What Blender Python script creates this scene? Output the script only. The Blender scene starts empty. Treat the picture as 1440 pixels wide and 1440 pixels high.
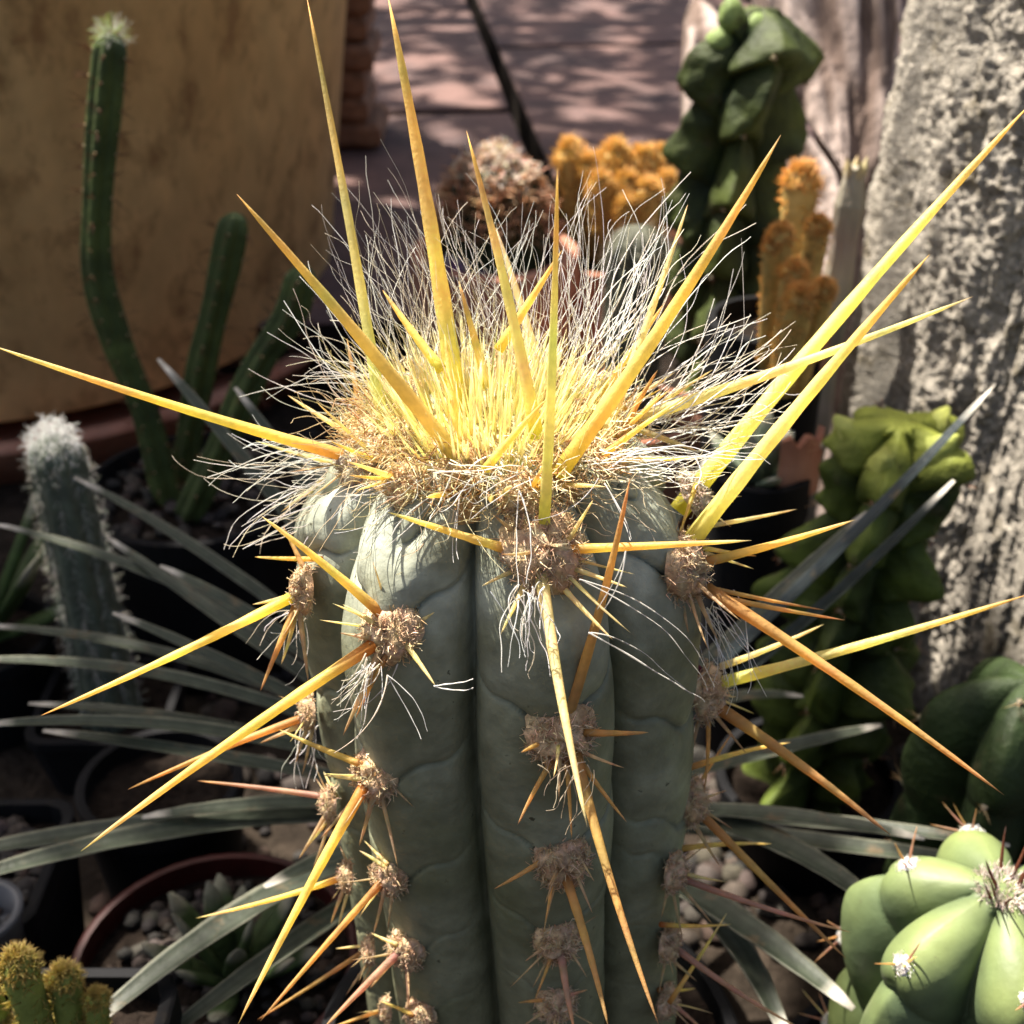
import bpy, math, random
import numpy as np
from mathutils import Vector, noise as mnoise
random.seed(7); np.random.seed(7)
R_ = math.radians
scene = bpy.context.scene
coll = scene.collection

# ------------------------------------------------------------------ camera, sky, sun, exposure
PITCH = R_(31.0); FPX = 1876.0
CAM = np.array([0.0, -0.26, 0.46])
FWD = np.array([0, math.cos(PITCH), -math.sin(PITCH)])
DWN = np.array([0, -math.sin(PITCH), -math.cos(PITCH)])
RGT = np.array([1.0, 0, 0])
cd = bpy.data.cameras.new('camera'); cam = bpy.data.objects.new('camera', cd); coll.objects.link(cam)
cam.location = CAM; cam.rotation_euler = (math.pi/2 - PITCH, 0, 0)
cd.sensor_width = 36.0; cd.lens = 36.0*FPX/1440.0
cd.clip_start = 0.01; cd.clip_end = 500
cd.dof.use_dof = True; cd.dof.focus_distance = 0.268; cd.dof.aperture_fstop = 24.0
scene.camera = cam

SUN_EL = 60.0; SUN_H = np.array([-0.73, 0.68]); SUN_H /= np.linalg.norm(SUN_H)
SUNV = np.array([SUN_H[0]*math.cos(R_(SUN_EL)), SUN_H[1]*math.cos(R_(SUN_EL)), math.sin(R_(SUN_EL))])
w = bpy.data.worlds.new('World'); scene.world = w; w.use_nodes = True
nt = w.node_tree; bg = nt.nodes['Background']
sky = nt.nodes.new('ShaderNodeTexSky'); sky.sky_type = 'NISHITA'; sky.sun_disc = False
sky.sun_elevation = R_(SUN_EL); sky.sun_rotation = math.atan2(SUN_H[0], SUN_H[1])
sky.air_density = 1.0; sky.dust_density = 6.0; sky.ozone_density = 0.3
nt.links.new(sky.outputs[0], bg.inputs[0]); bg.inputs[1].default_value = 0.058
sd = bpy.data.lights.new('sun', 'SUN'); sd.energy = 5.0; sd.angle = R_(0.53); sd.color = (1.0, 0.93, 0.82)
sun = bpy.data.objects.new('sun', sd); coll.objects.link(sun)
sun.rotation_euler = Vector(SUNV).to_track_quat('Z', 'Y').to_euler(); sun.location = SUNV*6
scene.view_settings.view_transform = 'Standard'; scene.view_settings.look = 'None'
scene.view_settings.exposure = 1.6; scene.view_settings.gamma = 1.0
scene.view_settings.use_curve_mapping = False
scene.cycles.use_denoising = True
scene.cycles.max_bounces = 6; scene.cycles.transparent_max_bounces = 8
scene.cycles.sample_clamp_indirect = 4.0

# ------------------------------------------------------------------ pixel helpers (1440 px photograph)
def ray(px, py):
    return FWD + RGT*((px-720)/FPX) + DWN*((py-720)/FPX)
def at(px, py, depth):                 # depth along the viewing axis
    return CAM + ray(px, py)*depth
def at_y(px, py, y):                   # on the upright plane y
    d = ray(px, py); return CAM + d*((y-CAM[1])/d[1])
def at_z(px, py, z):                   # on the level z
    d = ray(px, py); return CAM + d*((z-CAM[2])/d[2])
def depth_of(p): return float(np.dot(np.asarray(p)-CAM, FWD))
def A(*v): return np.array(v, float)
def unit(v):
    v = np.asarray(v, float); return v/(np.linalg.norm(v)+1e-12)
rnd = random.random
def ru(a, b): return a+(b-a)*random.random()
def lerp(a, b, t): return np.asarray(a, float)*(1-t)+np.asarray(b, float)*t
def mixc(a, b, t): return tuple(a[i]*(1-t)+b[i]*t for i in range(3))
def jit(c, s):
    k = 1+ru(-s, s); return tuple(max(0, x*k*(1+ru(-s, s)*0.35)) for x in c)
def rvec():
    while True:
        v = np.array([ru(-1, 1), ru(-1, 1), ru(-1, 1)])
        n = np.linalg.norm(v)
        if 0.05 < n < 1: return v/n

# ------------------------------------------------------------------ materials
MATS = {}
def mat(name, rough=0.6, trans=0.0, col=None, var=0.25, vscale=150.0, bump=0.0, bscale=600.0, spec=0.35,
        col2=None, col2amt=1.0, spots=None, sss=0.0, bdist=0.001, stretch=(1, 1, 1), sheen=0.0, spotscale=60.0, spotrange=(0.62, 0.7)):
    m = bpy.data.materials.new(name); m.use_nodes = True
    n = m.node_tree.nodes; l = m.node_tree.links
    p = n['Principled BSDF']; out = n['Material Output']
    tc = n.new('ShaderNodeTexCoord'); mp = n.new('ShaderNodeMapping')
    mp.inputs['Scale'].default_value = stretch
    l.new(tc.outputs['Object'], mp.inputs['Vector'])
    if col is None:
        at_ = n.new('ShaderNodeAttribute'); at_.attribute_name = 'Col'; base = at_.outputs['Color']
    else:
        rgb = n.new('ShaderNodeRGB'); rgb.outputs[0].default_value = (*col, 1); base = rgb.outputs[0]
    nz = n.new('ShaderNodeTexNoise'); nz.inputs['Scale'].default_value = vscale; nz.inputs['Detail'].default_value = 5
    l.new(mp.outputs[0], nz.inputs['Vector'])
    if col2 is not None:
        mr = n.new('ShaderNodeMapRange'); mr.inputs[1].default_value = 0.38; mr.inputs[2].default_value = 0.66; mr.inputs[4].default_value = col2amt
        nz0 = n.new('ShaderNodeTexNoise'); nz0.inputs['Scale'].default_value = vscale*0.35; nz0.inputs['Detail'].default_value = 4
        l.new(mp.outputs[0], nz0.inputs['Vector']); l.new(nz0.outputs[0], mr.inputs[0])
        mx = n.new('ShaderNodeMix'); mx.data_type = 'RGBA'; mx.inputs[7].default_value = (*col2, 1)
        l.new(mr.outputs[0], mx.inputs[0]); l.new(base, mx.inputs[6]); base = mx.outputs[2]
    if spots is not None:
        nz3 = n.new('ShaderNodeTexNoise'); nz3.inputs['Scale'].default_value = spotscale; nz3.inputs['Detail'].default_value = 6
        nz3.inputs['Roughness'].default_value = 0.65
        l.new(mp.outputs[0], nz3.inputs['Vector'])
        mr3 = n.new('ShaderNodeMapRange'); mr3.inputs[1].default_value = spotrange[0]; mr3.inputs[2].default_value = spotrange[1]
        l.new(nz3.outputs[0], mr3.inputs[0])
        mx3 = n.new('ShaderNodeMix'); mx3.data_type = 'RGBA'; mx3.inputs[7].default_value = (*spots, 1)
        l.new(mr3.outputs[0], mx3.inputs[0]); l.new(base, mx3.inputs[6]); base = mx3.outputs[2]
    # value variation
    mrv = n.new('ShaderNodeMapRange'); mrv.inputs[1].default_value = 0.25; mrv.inputs[2].default_value = 0.75
    mrv.inputs[3].default_value = 1-var; mrv.inputs[4].default_value = 1+var
    l.new(nz.outputs[0], mrv.inputs[0])
    hs = n.new('ShaderNodeHueSaturation'); l.new(mrv.outputs[0], hs.inputs['Value']); l.new(base, hs.inputs['Color'])
    base = hs.outputs[0]
    l.new(base, p.inputs['Base Color'])
    p.inputs['Roughness'].default_value = rough
    p.inputs['Specular IOR Level'].default_value = spec
    if sheen: p.inputs['Sheen Weight'].default_value = sheen
    if sss:
        p.inputs['Subsurface Weight'].default_value = sss
        p.inputs['Subsurface Radius'].default_value = (1, 0.8, 0.3); p.inputs['Subsurface Scale'].default_value = 0.002
    if bump:
        nb = n.new('ShaderNodeTexNoise'); nb.inputs['Scale'].default_value = bscale; nb.inputs['Detail'].default_value = 6
        l.new(mp.outputs[0], nb.inputs['Vector'])
        b = n.new('ShaderNodeBump'); b.inputs['Strength'].default_value = bump; b.inputs['Distance'].default_value = bdist
        l.new(nb.outputs[0], b.inputs['Height']); l.new(b.outputs[0], p.inputs['Normal'])
    if trans:
        t = n.new('ShaderNodeBsdfTranslucent'); l.new(base, t.inputs['Color'])
        ms = n.new('ShaderNodeMixShader'); ms.inputs[0].default_value = trans
        l.new(p.outputs[0], ms.inputs[1]); l.new(t.outputs[0], ms.inputs[2]); l.new(ms.outputs[0], out.inputs['Surface'])
    MATS[name] = m; return m

M_spine = mat('spine', rough=0.42, trans=0.60, var=0.14, vscale=500, bump=0.45, bscale=1300, bdist=0.0004)
M_hair = mat('hair', rough=0.45, trans=0.5, var=0.1)
M_felt = mat('felt', rough=0.95, trans=0.15, var=0.35, vscale=900, bump=0.6, bscale=1500, spec=0.1)
M_stem = mat('glaucous_skin', rough=0.55, var=0.22, vscale=210, bump=0.8, bscale=330, bdist=0.0006, col2=(0.115, 0.118, 0.066), col2amt=0.6,
             spots=(0.05, 0.05, 0.03), spotscale=210, spotrange=(0.655, 0.70), spec=0.35)
M_blue = mat('blue_green_skin', rough=0.5, var=0.18, vscale=120, bump=0.4, bscale=300, bdist=0.0005, spots=(0.10, 0.09, 0.05), spotscale=150, spotrange=(0.66, 0.72))
M_skin = mat('green_skin', rough=0.62, var=0.32, vscale=110, bump=0.9, bscale=300, bdist=0.0012, trans=0.08, spec=0.25, spots=(0.05, 0.045, 0.02), spotscale=70, spotrange=(0.6, 0.72))
M_leaf = mat('strap_leaf', rough=0.55, var=0.32, vscale=220, trans=0.12, bump=0.5, bscale=420, bdist=0.0006, spots=(0.11, 0.085, 0.05), spotscale=90, spotrange=(0.58, 0.68))
M_felt_dark = mat('fibre', rough=0.8, trans=0.2, var=0.2, vscale=600)
M_terra = mat('terracotta', rough=0.85, col=(0.34, 0.13, 0.075), col2=(0.42, 0.22, 0.15), var=0.25, vscale=60, bump=0.3, bscale=300)
M_black = mat('black_plastic', rough=0.75, col=(0.006, 0.006, 0.007), var=0.3, vscale=60, spots=(0.018, 0.015, 0.012), spotscale=90, spec=0.15)
M_red = mat('red_plastic', rough=0.45, col=(0.045, 0.007, 0.006), var=0.3, vscale=80)
M_soil_joint_shade = mat('soil', rough=0.95, col=(0.017, 0.012, 0.009), var=0.6, vscale=300, bump=1.0, bscale=250, bdist=0.004, spec=0.1)  # soil in the pots; also painted on paver sides as joint shade
M_peb = mat('pebble', rough=0.85, var=0.3, vscale=250, bump=0.4, bscale=500)
M_tan = mat('tan_pot', rough=0.8, col=(0.84, 0.59, 0.28), col2=(0.74, 0.49, 0.22), var=0.16, vscale=45, bump=0.35, bscale=90,
            spots=(0.42, 0.25, 0.11), spotscale=42, spotrange=(0.50, 0.68), stretch=(1, 1, 0.6), bdist=0.002)
M_pave = mat('paver', rough=0.85, col=(0.155, 0.088, 0.075), col2=(0.085, 0.053, 0.050), var=0.25, vscale=30, bump=0.5, bscale=120, bdist=0.002)
M_brick = mat('brick', rough=0.9, col=(0.36, 0.18, 0.095), col2=(0.20, 0.10, 0.06), var=0.4, vscale=60, bump=0.8, bscale=120, bdist=0.003)
M_bark = mat('bark', rough=0.9, var=0.35, vscale=70, bump=1.0, bscale=110, bdist=0.004, stretch=(1, 1, 0.3), spec=0.1)
M_stone = mat('rough_stone', rough=0.92, col=(0.46, 0.415, 0.35), col2=(0.31, 0.28, 0.235), var=0.45, vscale=700, bump=1.0, bscale=800, bdist=0.003, spots=(0.20, 0.17, 0.12), spotscale=40, spotrange=(0.56, 0.66), spec=0.15)
M_clear = mat('clear_plastic', rough=0.15, col=(0.16, 0.165, 0.18), var=0.05, trans=0.5)
M_treeleaf = mat('tree_leaf', rough=0.5, var=0.3, vscale=40, col=(0.06, 0.11, 0.03), trans=0.25)
M_ground = mat('ground_soil', rough=0.95, col=(0.020, 0.015, 0.011), col2=(0.036, 0.027, 0.020), var=0.5, vscale=90, bump=1.0, bscale=120, bdist=0.006, spec=0.1)

# ------------------------------------------------------------------ mesh helpers
class MB:
    def __init__(s): s.v = []; s.f = []; s.c = []
    def add(s, verts, faces, cols):
        o = len(s.v); s.v.extend([tuple(map(float, p)) for p in verts])
        s.f.extend([tuple(i+o for i in f) for f in faces])
        if isinstance(cols, tuple): cols = [cols]*len(verts)
        s.c.extend(cols)
def frames(pts, up):
    pts = [np.asarray(p, float) for p in pts]; out = []
    n = len(pts)
    for i in range(n):
        t = unit(pts[min(i+1, n-1)]-pts[max(i-1, 0)])
        a = np.cross(t, up)
        if np.linalg.norm(a) < 1e-4: a = np.cross(t, (1, 0.3, 0.1))
        a = unit(a); b = np.cross(a, t); out.append((a, b))
    return out
def sweep(mb, pts, rad, section, cols, up=(0, 0, 1), capends=True):
    fr = frames(pts, np.asarray(up, float)); m = len(section); V = []; F = []; C = []
    for i, p in enumerate(pts):
        a, b = fr[i]; r = rad[i]
        for (x, y) in section: V.append(np.asarray(p)+a*(x*r)+b*(y*r))
        C.extend([cols[i] if isinstance(cols, list) else cols]*m)
    for i in range(len(pts)-1):
        for j in range(m):
            k = (j+1) % m; F.append((i*m+j, i*m+k, (i+1)*m+k, (i+1)*m+j))
    if capends:
        F.append(tuple(reversed(range(m)))); o = (len(pts)-1)*m; F.append(tuple(o+j for j in range(m)))
    mb.add(V, F, C)
def circ(n): return [(math.cos(2*math.pi*i/n), math.sin(2*math.pi*i/n)) for i in range(n)]
C3, C4, C5, C7, C8 = circ(3), circ(4), circ(5), circ(7), circ(8)
def build(name, mb, m, parent=None, smooth=True, origin=None):
    o3 = np.zeros(3)
    q = parent
    while q is not None: o3 = o3+np.array(q.location); q = q.parent
    loc = np.zeros(3)
    if parent is None and origin is not None: loc = np.asarray(origin, float)
    v = np.array(mb.v, float)-o3-loc
    me = bpy.data.meshes.new(name); me.from_pydata(v.tolist(), [], mb.f); me.update()
    ca = me.color_attributes.new('Col', 'FLOAT_COLOR', 'POINT')
    ca.data.foreach_set('color', np.c_[np.array(mb.c, float), np.ones(len(mb.c))].astype(np.float32).ravel())
    if smooth: me.polygons.foreach_set('use_smooth', [True]*len(me.polygons))
    me.materials.append(m)
    o = bpy.data.objects.new(name, me); coll.objects.link(o); o.location = loc
    if parent is not None: o.parent = parent
    return o
def thing(name, label, cat, loc, group=None):
    o = bpy.data.objects.new(name, None); coll.objects.link(o); o.location = tuple(map(float, loc)); o.empty_display_size = 0.02
    tag(o, label, cat, group); return o
def tag(o, label, cat, group=None, kind=None):
    if label: o['label'] = label
    if cat: o['category'] = cat
    if group: o['group'] = group
    if kind: o['kind'] = kind
    return o
def stuff(o): o['kind'] = 'stuff'; return o
def struct(o): o['kind'] = 'structure'; return o

def lathe(mb, c, prof, n=40, col=(0.5, 0.5, 0.5), wob=0.0, square=0.0):
    V = []; F = []
    for (r, z) in prof:
        for j in range(n):
            a = 2*math.pi*(j+0.5)/n; k = 1.0
            if square:
                k = 1.0/max(abs(math.cos(a)), abs(math.sin(a))); k = 1+(min(k, 1.30)-1)*square
            V.append((c[0]+r*k*math.cos(a), c[1]+r*k*math.sin(a), c[2]+z))
    for i in range(len(prof)-1):
        for j in range(n):
            k = (j+1) % n; F.append((i*n+j, i*n+k, (i+1)*n+k, (i+1)*n+j))
    F.append(tuple(reversed(range(n)))); o = (len(prof)-1)*n; F.append(tuple(o+j for j in range(n)))
    mb.add(V, F, col)

def fbm(x, y, z, s, o=4):
    return mnoise.fractal(Vector((x*s, y*s, z*s)), 0.8, 2.1, o, noise_basis='PERLIN_ORIGINAL')

# =================================================================== SETTING
mb = MB(); S = 60
mb.add([(-S, -S, 0), (S, -S, 0), (S, S, 0), (-S, S, 0)], [(0, 1, 2, 3)], (0.1, 0.1, 0.1))
struct(build('ground', mb, M_ground, smooth=False))

# paving: staggered slabs behind the pots, the joint runs away from the camera
paving = bpy.data.objects.new('paving', None); coll.objects.link(paving); struct(paving)
g0 = at_z(778, 275, 0.06); g1 = at_z(664, 0, 0.06)
jd = unit((g1-g0)*A(1, 1, 0)); jn = A(jd[1], -jd[0], 0)
PZ = 0.06
def slab(u0, u1, v0, v1):
    gx = 0.010; b = 0.002
    u0 += gx; u1 -= gx; v0 += gx; v1 -= gx
    o = A(g0[0], g0[1], 0)
    def P(u, v, z): return o+jn*u+jd*v+A(0, 0, z)
    dz = ru(-0.002, 0.002)
    ring = lambda e, z: [P(u0+e, v0+e, z), P(u1-e, v0+e, z), P(u1-e, v1-e, z), P(u0+e, v1-e, z)]
    V = ring(0, 0.002)+ring(0, PZ-b+dz)+ring(b, PZ+dz); F = []
    for i in range(2):
        for j in range(4):
            k = (j+1) % 4; F.append((i*4+j, i*4+k, (i+1)*4+k, (i+1)*4+j))
    F += [(8, 9, 10, 11), (3, 2, 1, 0)]
    mb = MB(); mb.add(V, F, (0.2, 0.15, 0.15)); o = build('paver', mb, M_pave, paving, smooth=False); o.data.materials.append(M_soil_joint_shade)
    for q in range(4): o.data.polygons[q].material_index = 1  # slab sides painted dark so the sunlit joint walls read as shade
rows = [(-1.35, -0.9), (-0.9, -0.45), (-0.45, 0.0), (0.0, 0.45), (0.45, 0.9), (0.9, 1.35)]
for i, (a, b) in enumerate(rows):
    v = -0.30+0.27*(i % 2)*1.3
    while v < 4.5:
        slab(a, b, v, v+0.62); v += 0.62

# =================================================================== MAIN CACTUS
ZT = 0.332; RM = 0.0455
def axis_x(z): return -0.005+(0.332-z)*0.045
def Rprof(z, zt=ZT, rm=RM, hd=0.05):
    h = zt-z
    if h <= 0: return 0.0
    if h >= hd: return rm
    return rm*math.sqrt(max(0, 1-((hd-h)/hd)**2))
def hit(px, py, extra=0.0):
    d = ray(px, py); best = None; bt = 9
    for i in range(900):
        t = 0.17+i*0.0004; p = CAM+d*t
        g = math.hypot(p[0]-axis_x(p[2]), p[1])-(Rprof(p[2])+extra)
        if p[2] > ZT+extra: g = max(g, p[2]-ZT-extra)
        if g < bt: bt = g; best = p
        if g <= 0: return p
    return best
main = thing('columnar_cactus', 'blue-green columnar cactus with long golden spines and white hairs around its crown', 'cactus', (axis_x(0.10), 0, 0.10))

AREO = {  # rib -> pixel centres of its areoles, top to bottom; pad radius in px
 'A': [(432, 828, 30), (437, 1000, 22), (466, 1128, 22), (490, 1232, 20), (522, 1335, 18), (545, 1420, 16)],
 'B': [(552, 886, 40), (527, 1092, 33), (548, 1232, 26), (572, 1337, 26), (592, 1428, 22)],
 'C': [(763, 775, 54), (788, 1030, 44), (790, 1210, 36), (784, 1322, 30), (782, 1412, 26)],
 'D': [(958, 800, 46), (992, 975, 36), (972, 1128, 30), (946, 1226, 26), (938, 1326, 24), (935, 1408, 22)],
}
areo3 = {}
for k, L in AREO.items():
    areo3[k] = [hit(x, y, 0.001) for (x, y, r) in L]
def ang(p): return math.degrees(math.atan2(p[0]-axis_x(p[2]), -p[1]))
ribs = []          # (z list ascending, angle list, areole z list)
for k in 'ABCD':
    zs = [p[2] for p in areo3[k]][::-1]; an = [ang(p) for p in areo3[k]][::-1]
    if k == 'A': an = [-88]*len(an)
    if k == 'D': an = [min(max(a, 60), 72) for a in an]
    m_ = sum(an)/len(an); an = [m_+(a-m_)*0.55 for a in an]
    # next areoles higher up, hidden in the crown
    ribs.append((zs, an, zs+[zs[-1]+0.017]))
base_a = sum(ribs[2][1])/5
back_angles = [118, 169, 219.5]
zs0 = ribs[1][0]
for a in back_angles: ribs.append((zs0, [a]*len(zs0), zs0+[zs0[-1]+0.016]))
Z0 = 0.10; NT = 420; NZ = 330
def main_surface():
    hh = np.concatenate([np.linspace(Z0, ZT-0.05, 230), ZT-0.05*np.cos(np.linspace(0, math.pi/2, 100))[::1]])
    hh = np.concatenate([np.linspace(Z0, ZT-0.05, 360)[:-1], ZT-0.05+0.05*np.sin(np.linspace(0, math.pi/2*0.985, 150))])
    th = np.linspace(-180, 180, NT, endpoint=False)
    V = []; C = []
    base = np.array([0.138, 0.148, 0.080]); bloom = np.array([0.30, 0.312, 0.222]); old = np.array([0.148, 0.143, 0.074]); wax_sunlit = np.array([0.40, 0.425, 0.35])
    for z in hh:
        rp = Rprof(z); ax = axis_x(z)
        cs = np.array([np.interp(z, r[0], r[1]) for r in ribs])
        d = (th[:, None]-cs[None, :]+180) % 360-180
        order = np.sort(cs % 360)
        left = np.where(d <= 0, d, -1e9); right = np.where(d > 0, d, 1e9)
        kn = np.argmin(np.abs(d), axis=1); dn = d[np.arange(NT), kn]
        # gap to the neighbour on that side
        half = np.empty(NT)
        for i in range(len(cs)):
            dd = (cs-cs[i]+360) % 360; dd[i] = 999; up = dd.min()
            dm = (cs[i]-cs+360) % 360; dm[i] = 999; lo = dm.min()
            mk = kn == i; half[mk] = np.where(dn[mk] >= 0, up/2, lo/2)
        dl = np.clip(np.abs(dn)/half, 0, 1)
        gd = 0.33
        prof = 1-gd*(0.56*dl**1.8+0.44*dl**14)
        # podaria
        add = np.zeros(NT); cr = np.zeros(NT); bl = np.zeros(NT)
        for i, r in enumerate(ribs):
            mk = kn == i
            if not mk.any(): continue
            za = r[2]; zc = z-0.013*dl[mk]**1.25+0.0015*np.sin(dn[mk]*0.35+i)
            j = np.searchsorted(za, zc)
            lo = np.where(j > 0, np.array(za)[np.clip(j-1, 0, len(za)-1)], za[0]-0.024)
            hi = np.where(j < len(za), np.array(za)[np.clip(j, 0, len(za)-1)], za[-1]+0.02)
            u = np.clip((zc-lo)/(hi-lo), 0, 1)
            amp = 0.0003+0.0034*np.clip((z-0.20)/0.1, 0, 1)
            b = amp*(np.sin(math.pi*np.clip(u, 0, 1))**0.55)*(1-0.4*dl[mk])
            nearest = np.minimum(np.abs(zc-lo), np.abs(zc-hi))
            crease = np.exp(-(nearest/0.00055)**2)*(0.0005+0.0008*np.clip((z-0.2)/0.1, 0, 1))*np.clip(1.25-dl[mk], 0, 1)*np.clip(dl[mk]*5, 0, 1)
            add[mk] = b-crease; cr[mk] = crease
            bl[mk] = np.clip(1-u*1.4, 0, 1)*(1-dl[mk])
        fade = min(1.0, rp/0.02)
        rr = rp*prof+add*fade
        a = np.radians(th)
        x = ax+rr*np.sin(a); y = -rr*np.cos(a)
        dip = 0.006*np.exp(-(rp/0.016)**2)
        for q in range(NT):
            nn = fbm(x[q], y[q], z, 60, 2)*0.0004*fade
            V.append((x[q]+nn*math.sin(a[q]), y[q]-nn*math.cos(a[q]), z-dip))
            n2 = fbm(x[q]+3, y[q], z, 38, 3)
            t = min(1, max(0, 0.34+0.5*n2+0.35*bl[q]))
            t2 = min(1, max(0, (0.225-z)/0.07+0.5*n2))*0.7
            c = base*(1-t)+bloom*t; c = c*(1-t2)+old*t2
            t3 = min(1, max(0, (z-0.282)/0.022))*(0.75+0.4*n2); c = c*(1-t3)+wax_sunlit*t3 if t3 > 0 else c  # waxy new growth; sunlit brightness of the shoulders also put into this colour
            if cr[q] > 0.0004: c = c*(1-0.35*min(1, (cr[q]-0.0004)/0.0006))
            C.append(tuple(c))
    F = []
    n = len(hh)
    for i in range(n-1):
        for j in range(NT):
            k = (j+1) % NT; F.append((i*NT+j, i*NT+k, (i+1)*NT+k, (i+1)*NT+j))
    F.append(tuple((n-1)*NT+j for j in range(NT))); F.append(tuple(reversed(range(NT))))
    mb = MB(); mb.v = V; mb.f = F; mb.c = C
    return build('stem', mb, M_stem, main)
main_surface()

# ---- spines
YEL = dict(base=(0.88, 0.76, 0.16), mid=(0.96, 0.78, 0.28), tip=(0.84, 0.58, 0.24))
GRN = dict(base=(0.84, 0.82, 0.15), mid=(0.95, 0.85, 0.38), tip=(0.82, 0.56, 0.20))
ORG = dict(base=(0.58, 0.24, 0.06), mid=(0.95, 0.74, 0.24), tip=(0.93, 0.76, 0.38))
PAL = dict(base=(0.88, 0.76, 0.34), mid=(0.95, 0.83, 0.43), tip=(0.86, 0.71, 0.40))
OLD = dict(base=(0.54, 0.29, 0.10), mid=(0.80, 0.52, 0.19), tip=(0.68, 0.42, 0.18))
PNK = dict(base=(0.46, 0.25, 0.19), mid=(0.64, 0.39, 0.27), tip=(0.80, 0.54, 0.26))
DED = dict(base=(0.60, 0.44, 0.26), mid=(0.74, 0.58, 0.34), tip=(0.55, 0.36, 0.19))
def spine_mesh(mb, p0, p1, r0, pal, bend=None, sides=C8, n=12, blunt=0.05, sag=0.0):
    p0 = np.asarray(p0, float); p1 = np.asarray(p1, float); L = np.linalg.norm(p1-p0)
    if bend is None: bend = rvec()*L*ru(0.008, 0.028)
    pts = []; rad = []; cols = []; vb = ru(0.9, 1.1); ph = ru(0, 9)
    for i in range(n+1):
        t = i/n
        pts.append(lerp(p0, p1, t)+bend*4*t*(1-t)+A(0, 0, -sag*t*t))
        rr = r0*((1-t)**0.58*0.96+blunt*0.6)*(1+0.05*math.sin(t*37+ph)*(t > 0.1))
        if t < 0.06: rr *= 1.05
        rad.append(max(rr, 0.00003) if i < n else r0*blunt*0.35)
        c = mixc(pal['base'], pal['mid'], min(1, t/0.22)) if t < 0.22 else mixc(pal['mid'], pal['tip'], max(0, (t-0.6)/0.4))
        cols.append(tuple(x*vb*(1+0.09*math.sin(t*23+ph*2)+ru(-0.07, 0.07)) for x in c))
    sweep(mb, pts, rad, sides, cols)
def spine(parent, bpx, tpx, wpx, pal, dz, bdepth=None, bend=None, sag=0.0, ext=0.0015):
    """bpx->tpx in photo pixels; dz in mm is how much farther (+) or nearer (-) the tip is than the base"""
    p0 = hit(*bpx) if bdepth is None else at(*bpx, bdepth)
    d0 = depth_of(p0); p1 = at(*tpx, d0+dz*0.001)
    r0 = wpx*0.5*d0/FPX*(0.70 if wpx > 24 else 0.86)
    p0 = p0-unit(p1-p0)*ext
    bv = None
    if bend is not None: bv = RGT*bend[0]*d0/FPX+DWN*bend[1]*d0/FPX
    mb = MB(); spine_mesh(mb, p0, p1, r0, pal, bend=bv, sag=sag)
    return build('spine', mb, M_spine, parent)

def felt(parent_root, c, nrm, r, tint, tall=0.75):
    """woolly areole pad with short matted fibres"""
    mb = MB(); nrm = unit(nrm); a = unit(np.cross(nrm, (0.2, 0.1, 1))); b = np.cross(a, nrm)
    V = []; F = []; C = []; N = 18; K = 7
    for i in range(K):
        f = i/(K-1)*math.pi/2
        for j in range(N):
            t = 2*math.pi*j/N; k = r*(1+0.13*math.sin(3*t+i)+ru(-0.08, 0.08))
            V.append(c+(a*math.cos(t)+b*math.sin(t))*k*math.cos(f)+nrm*(k*tall*math.sin(f)-r*0.12))
            low = 0.5-0.5*math.sin(t)*0
            C.append(jit(mixc(tint[0], tint[1], 0.4+0.6*rnd()), 0.25))
    for i in range(K-1):
        for j in range(N):
            k = (j+1) % N; F.append((i*N+j, i*N+k, (i+1)*N+k, (i+1)*N+j))
    F.append(tuple((K-1)*N+j for j in range(N)))
    mb.add(V, F, C)
    pad = build('areole', mb, M_felt, parent_root)
    fb = MB()
    for i in range(int(420*min(1.6, r/0.005))):
        f = math.acos(ru(0.0, 1)); t = ru(0, 2*math.pi)
        d = unit((a*math.cos(t)+b*math.sin(t))*math.sin(f)+nrm*math.cos(f))
        p = c+d*r*A(1, 1, 1)*0.9+nrm*(-r*0.1)-nrm*np.dot(d, nrm)*r*(1-tall)
        q = unit(d+rvec()*1.1); L = r*ru(0.12, 0.46)
        cc = jit(mixc(tint[0], tint[1], rnd()), 0.3)
        mid = p+q*L*0.5+rvec()*L*0.25
        sweep(fb, [p, mid, p+unit(q+rvec()*0.6)*L], [0.00013, 0.00012, 0.00006], C3, cc, capends=False)
    stuff(build('wool', fb, M_felt_dark, pad))
    return pad

TAN = ((0.86, 0.70, 0.48), (0.50, 0.31, 0.16))
GREY = ((0.80, 0.63, 0.43), (0.46, 0.29, 0.15))
pads = {}
for k, L in AREO.items():
    for i, (x, y, rp) in enumerate(L):
        p = areo3[k][i]; d0 = depth_of(p)
        nrm = unit(A(p[0]-axis_x(p[2]), p[1], 0.012 if i else 0.03))
        if k == 'A': nrm = unit(A(-1, -0.25, 0.15))
        if k == 'D': nrm = unit(A(0.93, -0.4, 0.12))
        r = rp*d0/FPX*1.12
        pads[k+str(i+1)] = (felt(main, p, nrm, r, TAN if i < 2 else GREY), p, nrm, r)

for key, (x, y, rp) in {'A0': (503, 648, 36), 'D0': (974, 698, 34)}.items():
    p = hit(x, y, 0.001); nrm = unit(A(p[0]-axis_x(p[2]), p[1]-0.01, 0.03)); r = rp*depth_of(p)/FPX
    pads[key] = (felt(main, p, nrm, r, ((0.85, 0.78, 0.66), (0.55, 0.40, 0.25))), p, nrm, r)
def S_(key, b, t, w_, pal, dz, **kw):
    pad, p, nrm, r = pads[key]
    return spine(pad, b, t, w_, pal, dz, bdepth=depth_of(p)-0.002 if key[0] in 'BC' else depth_of(p), **kw)
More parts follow.
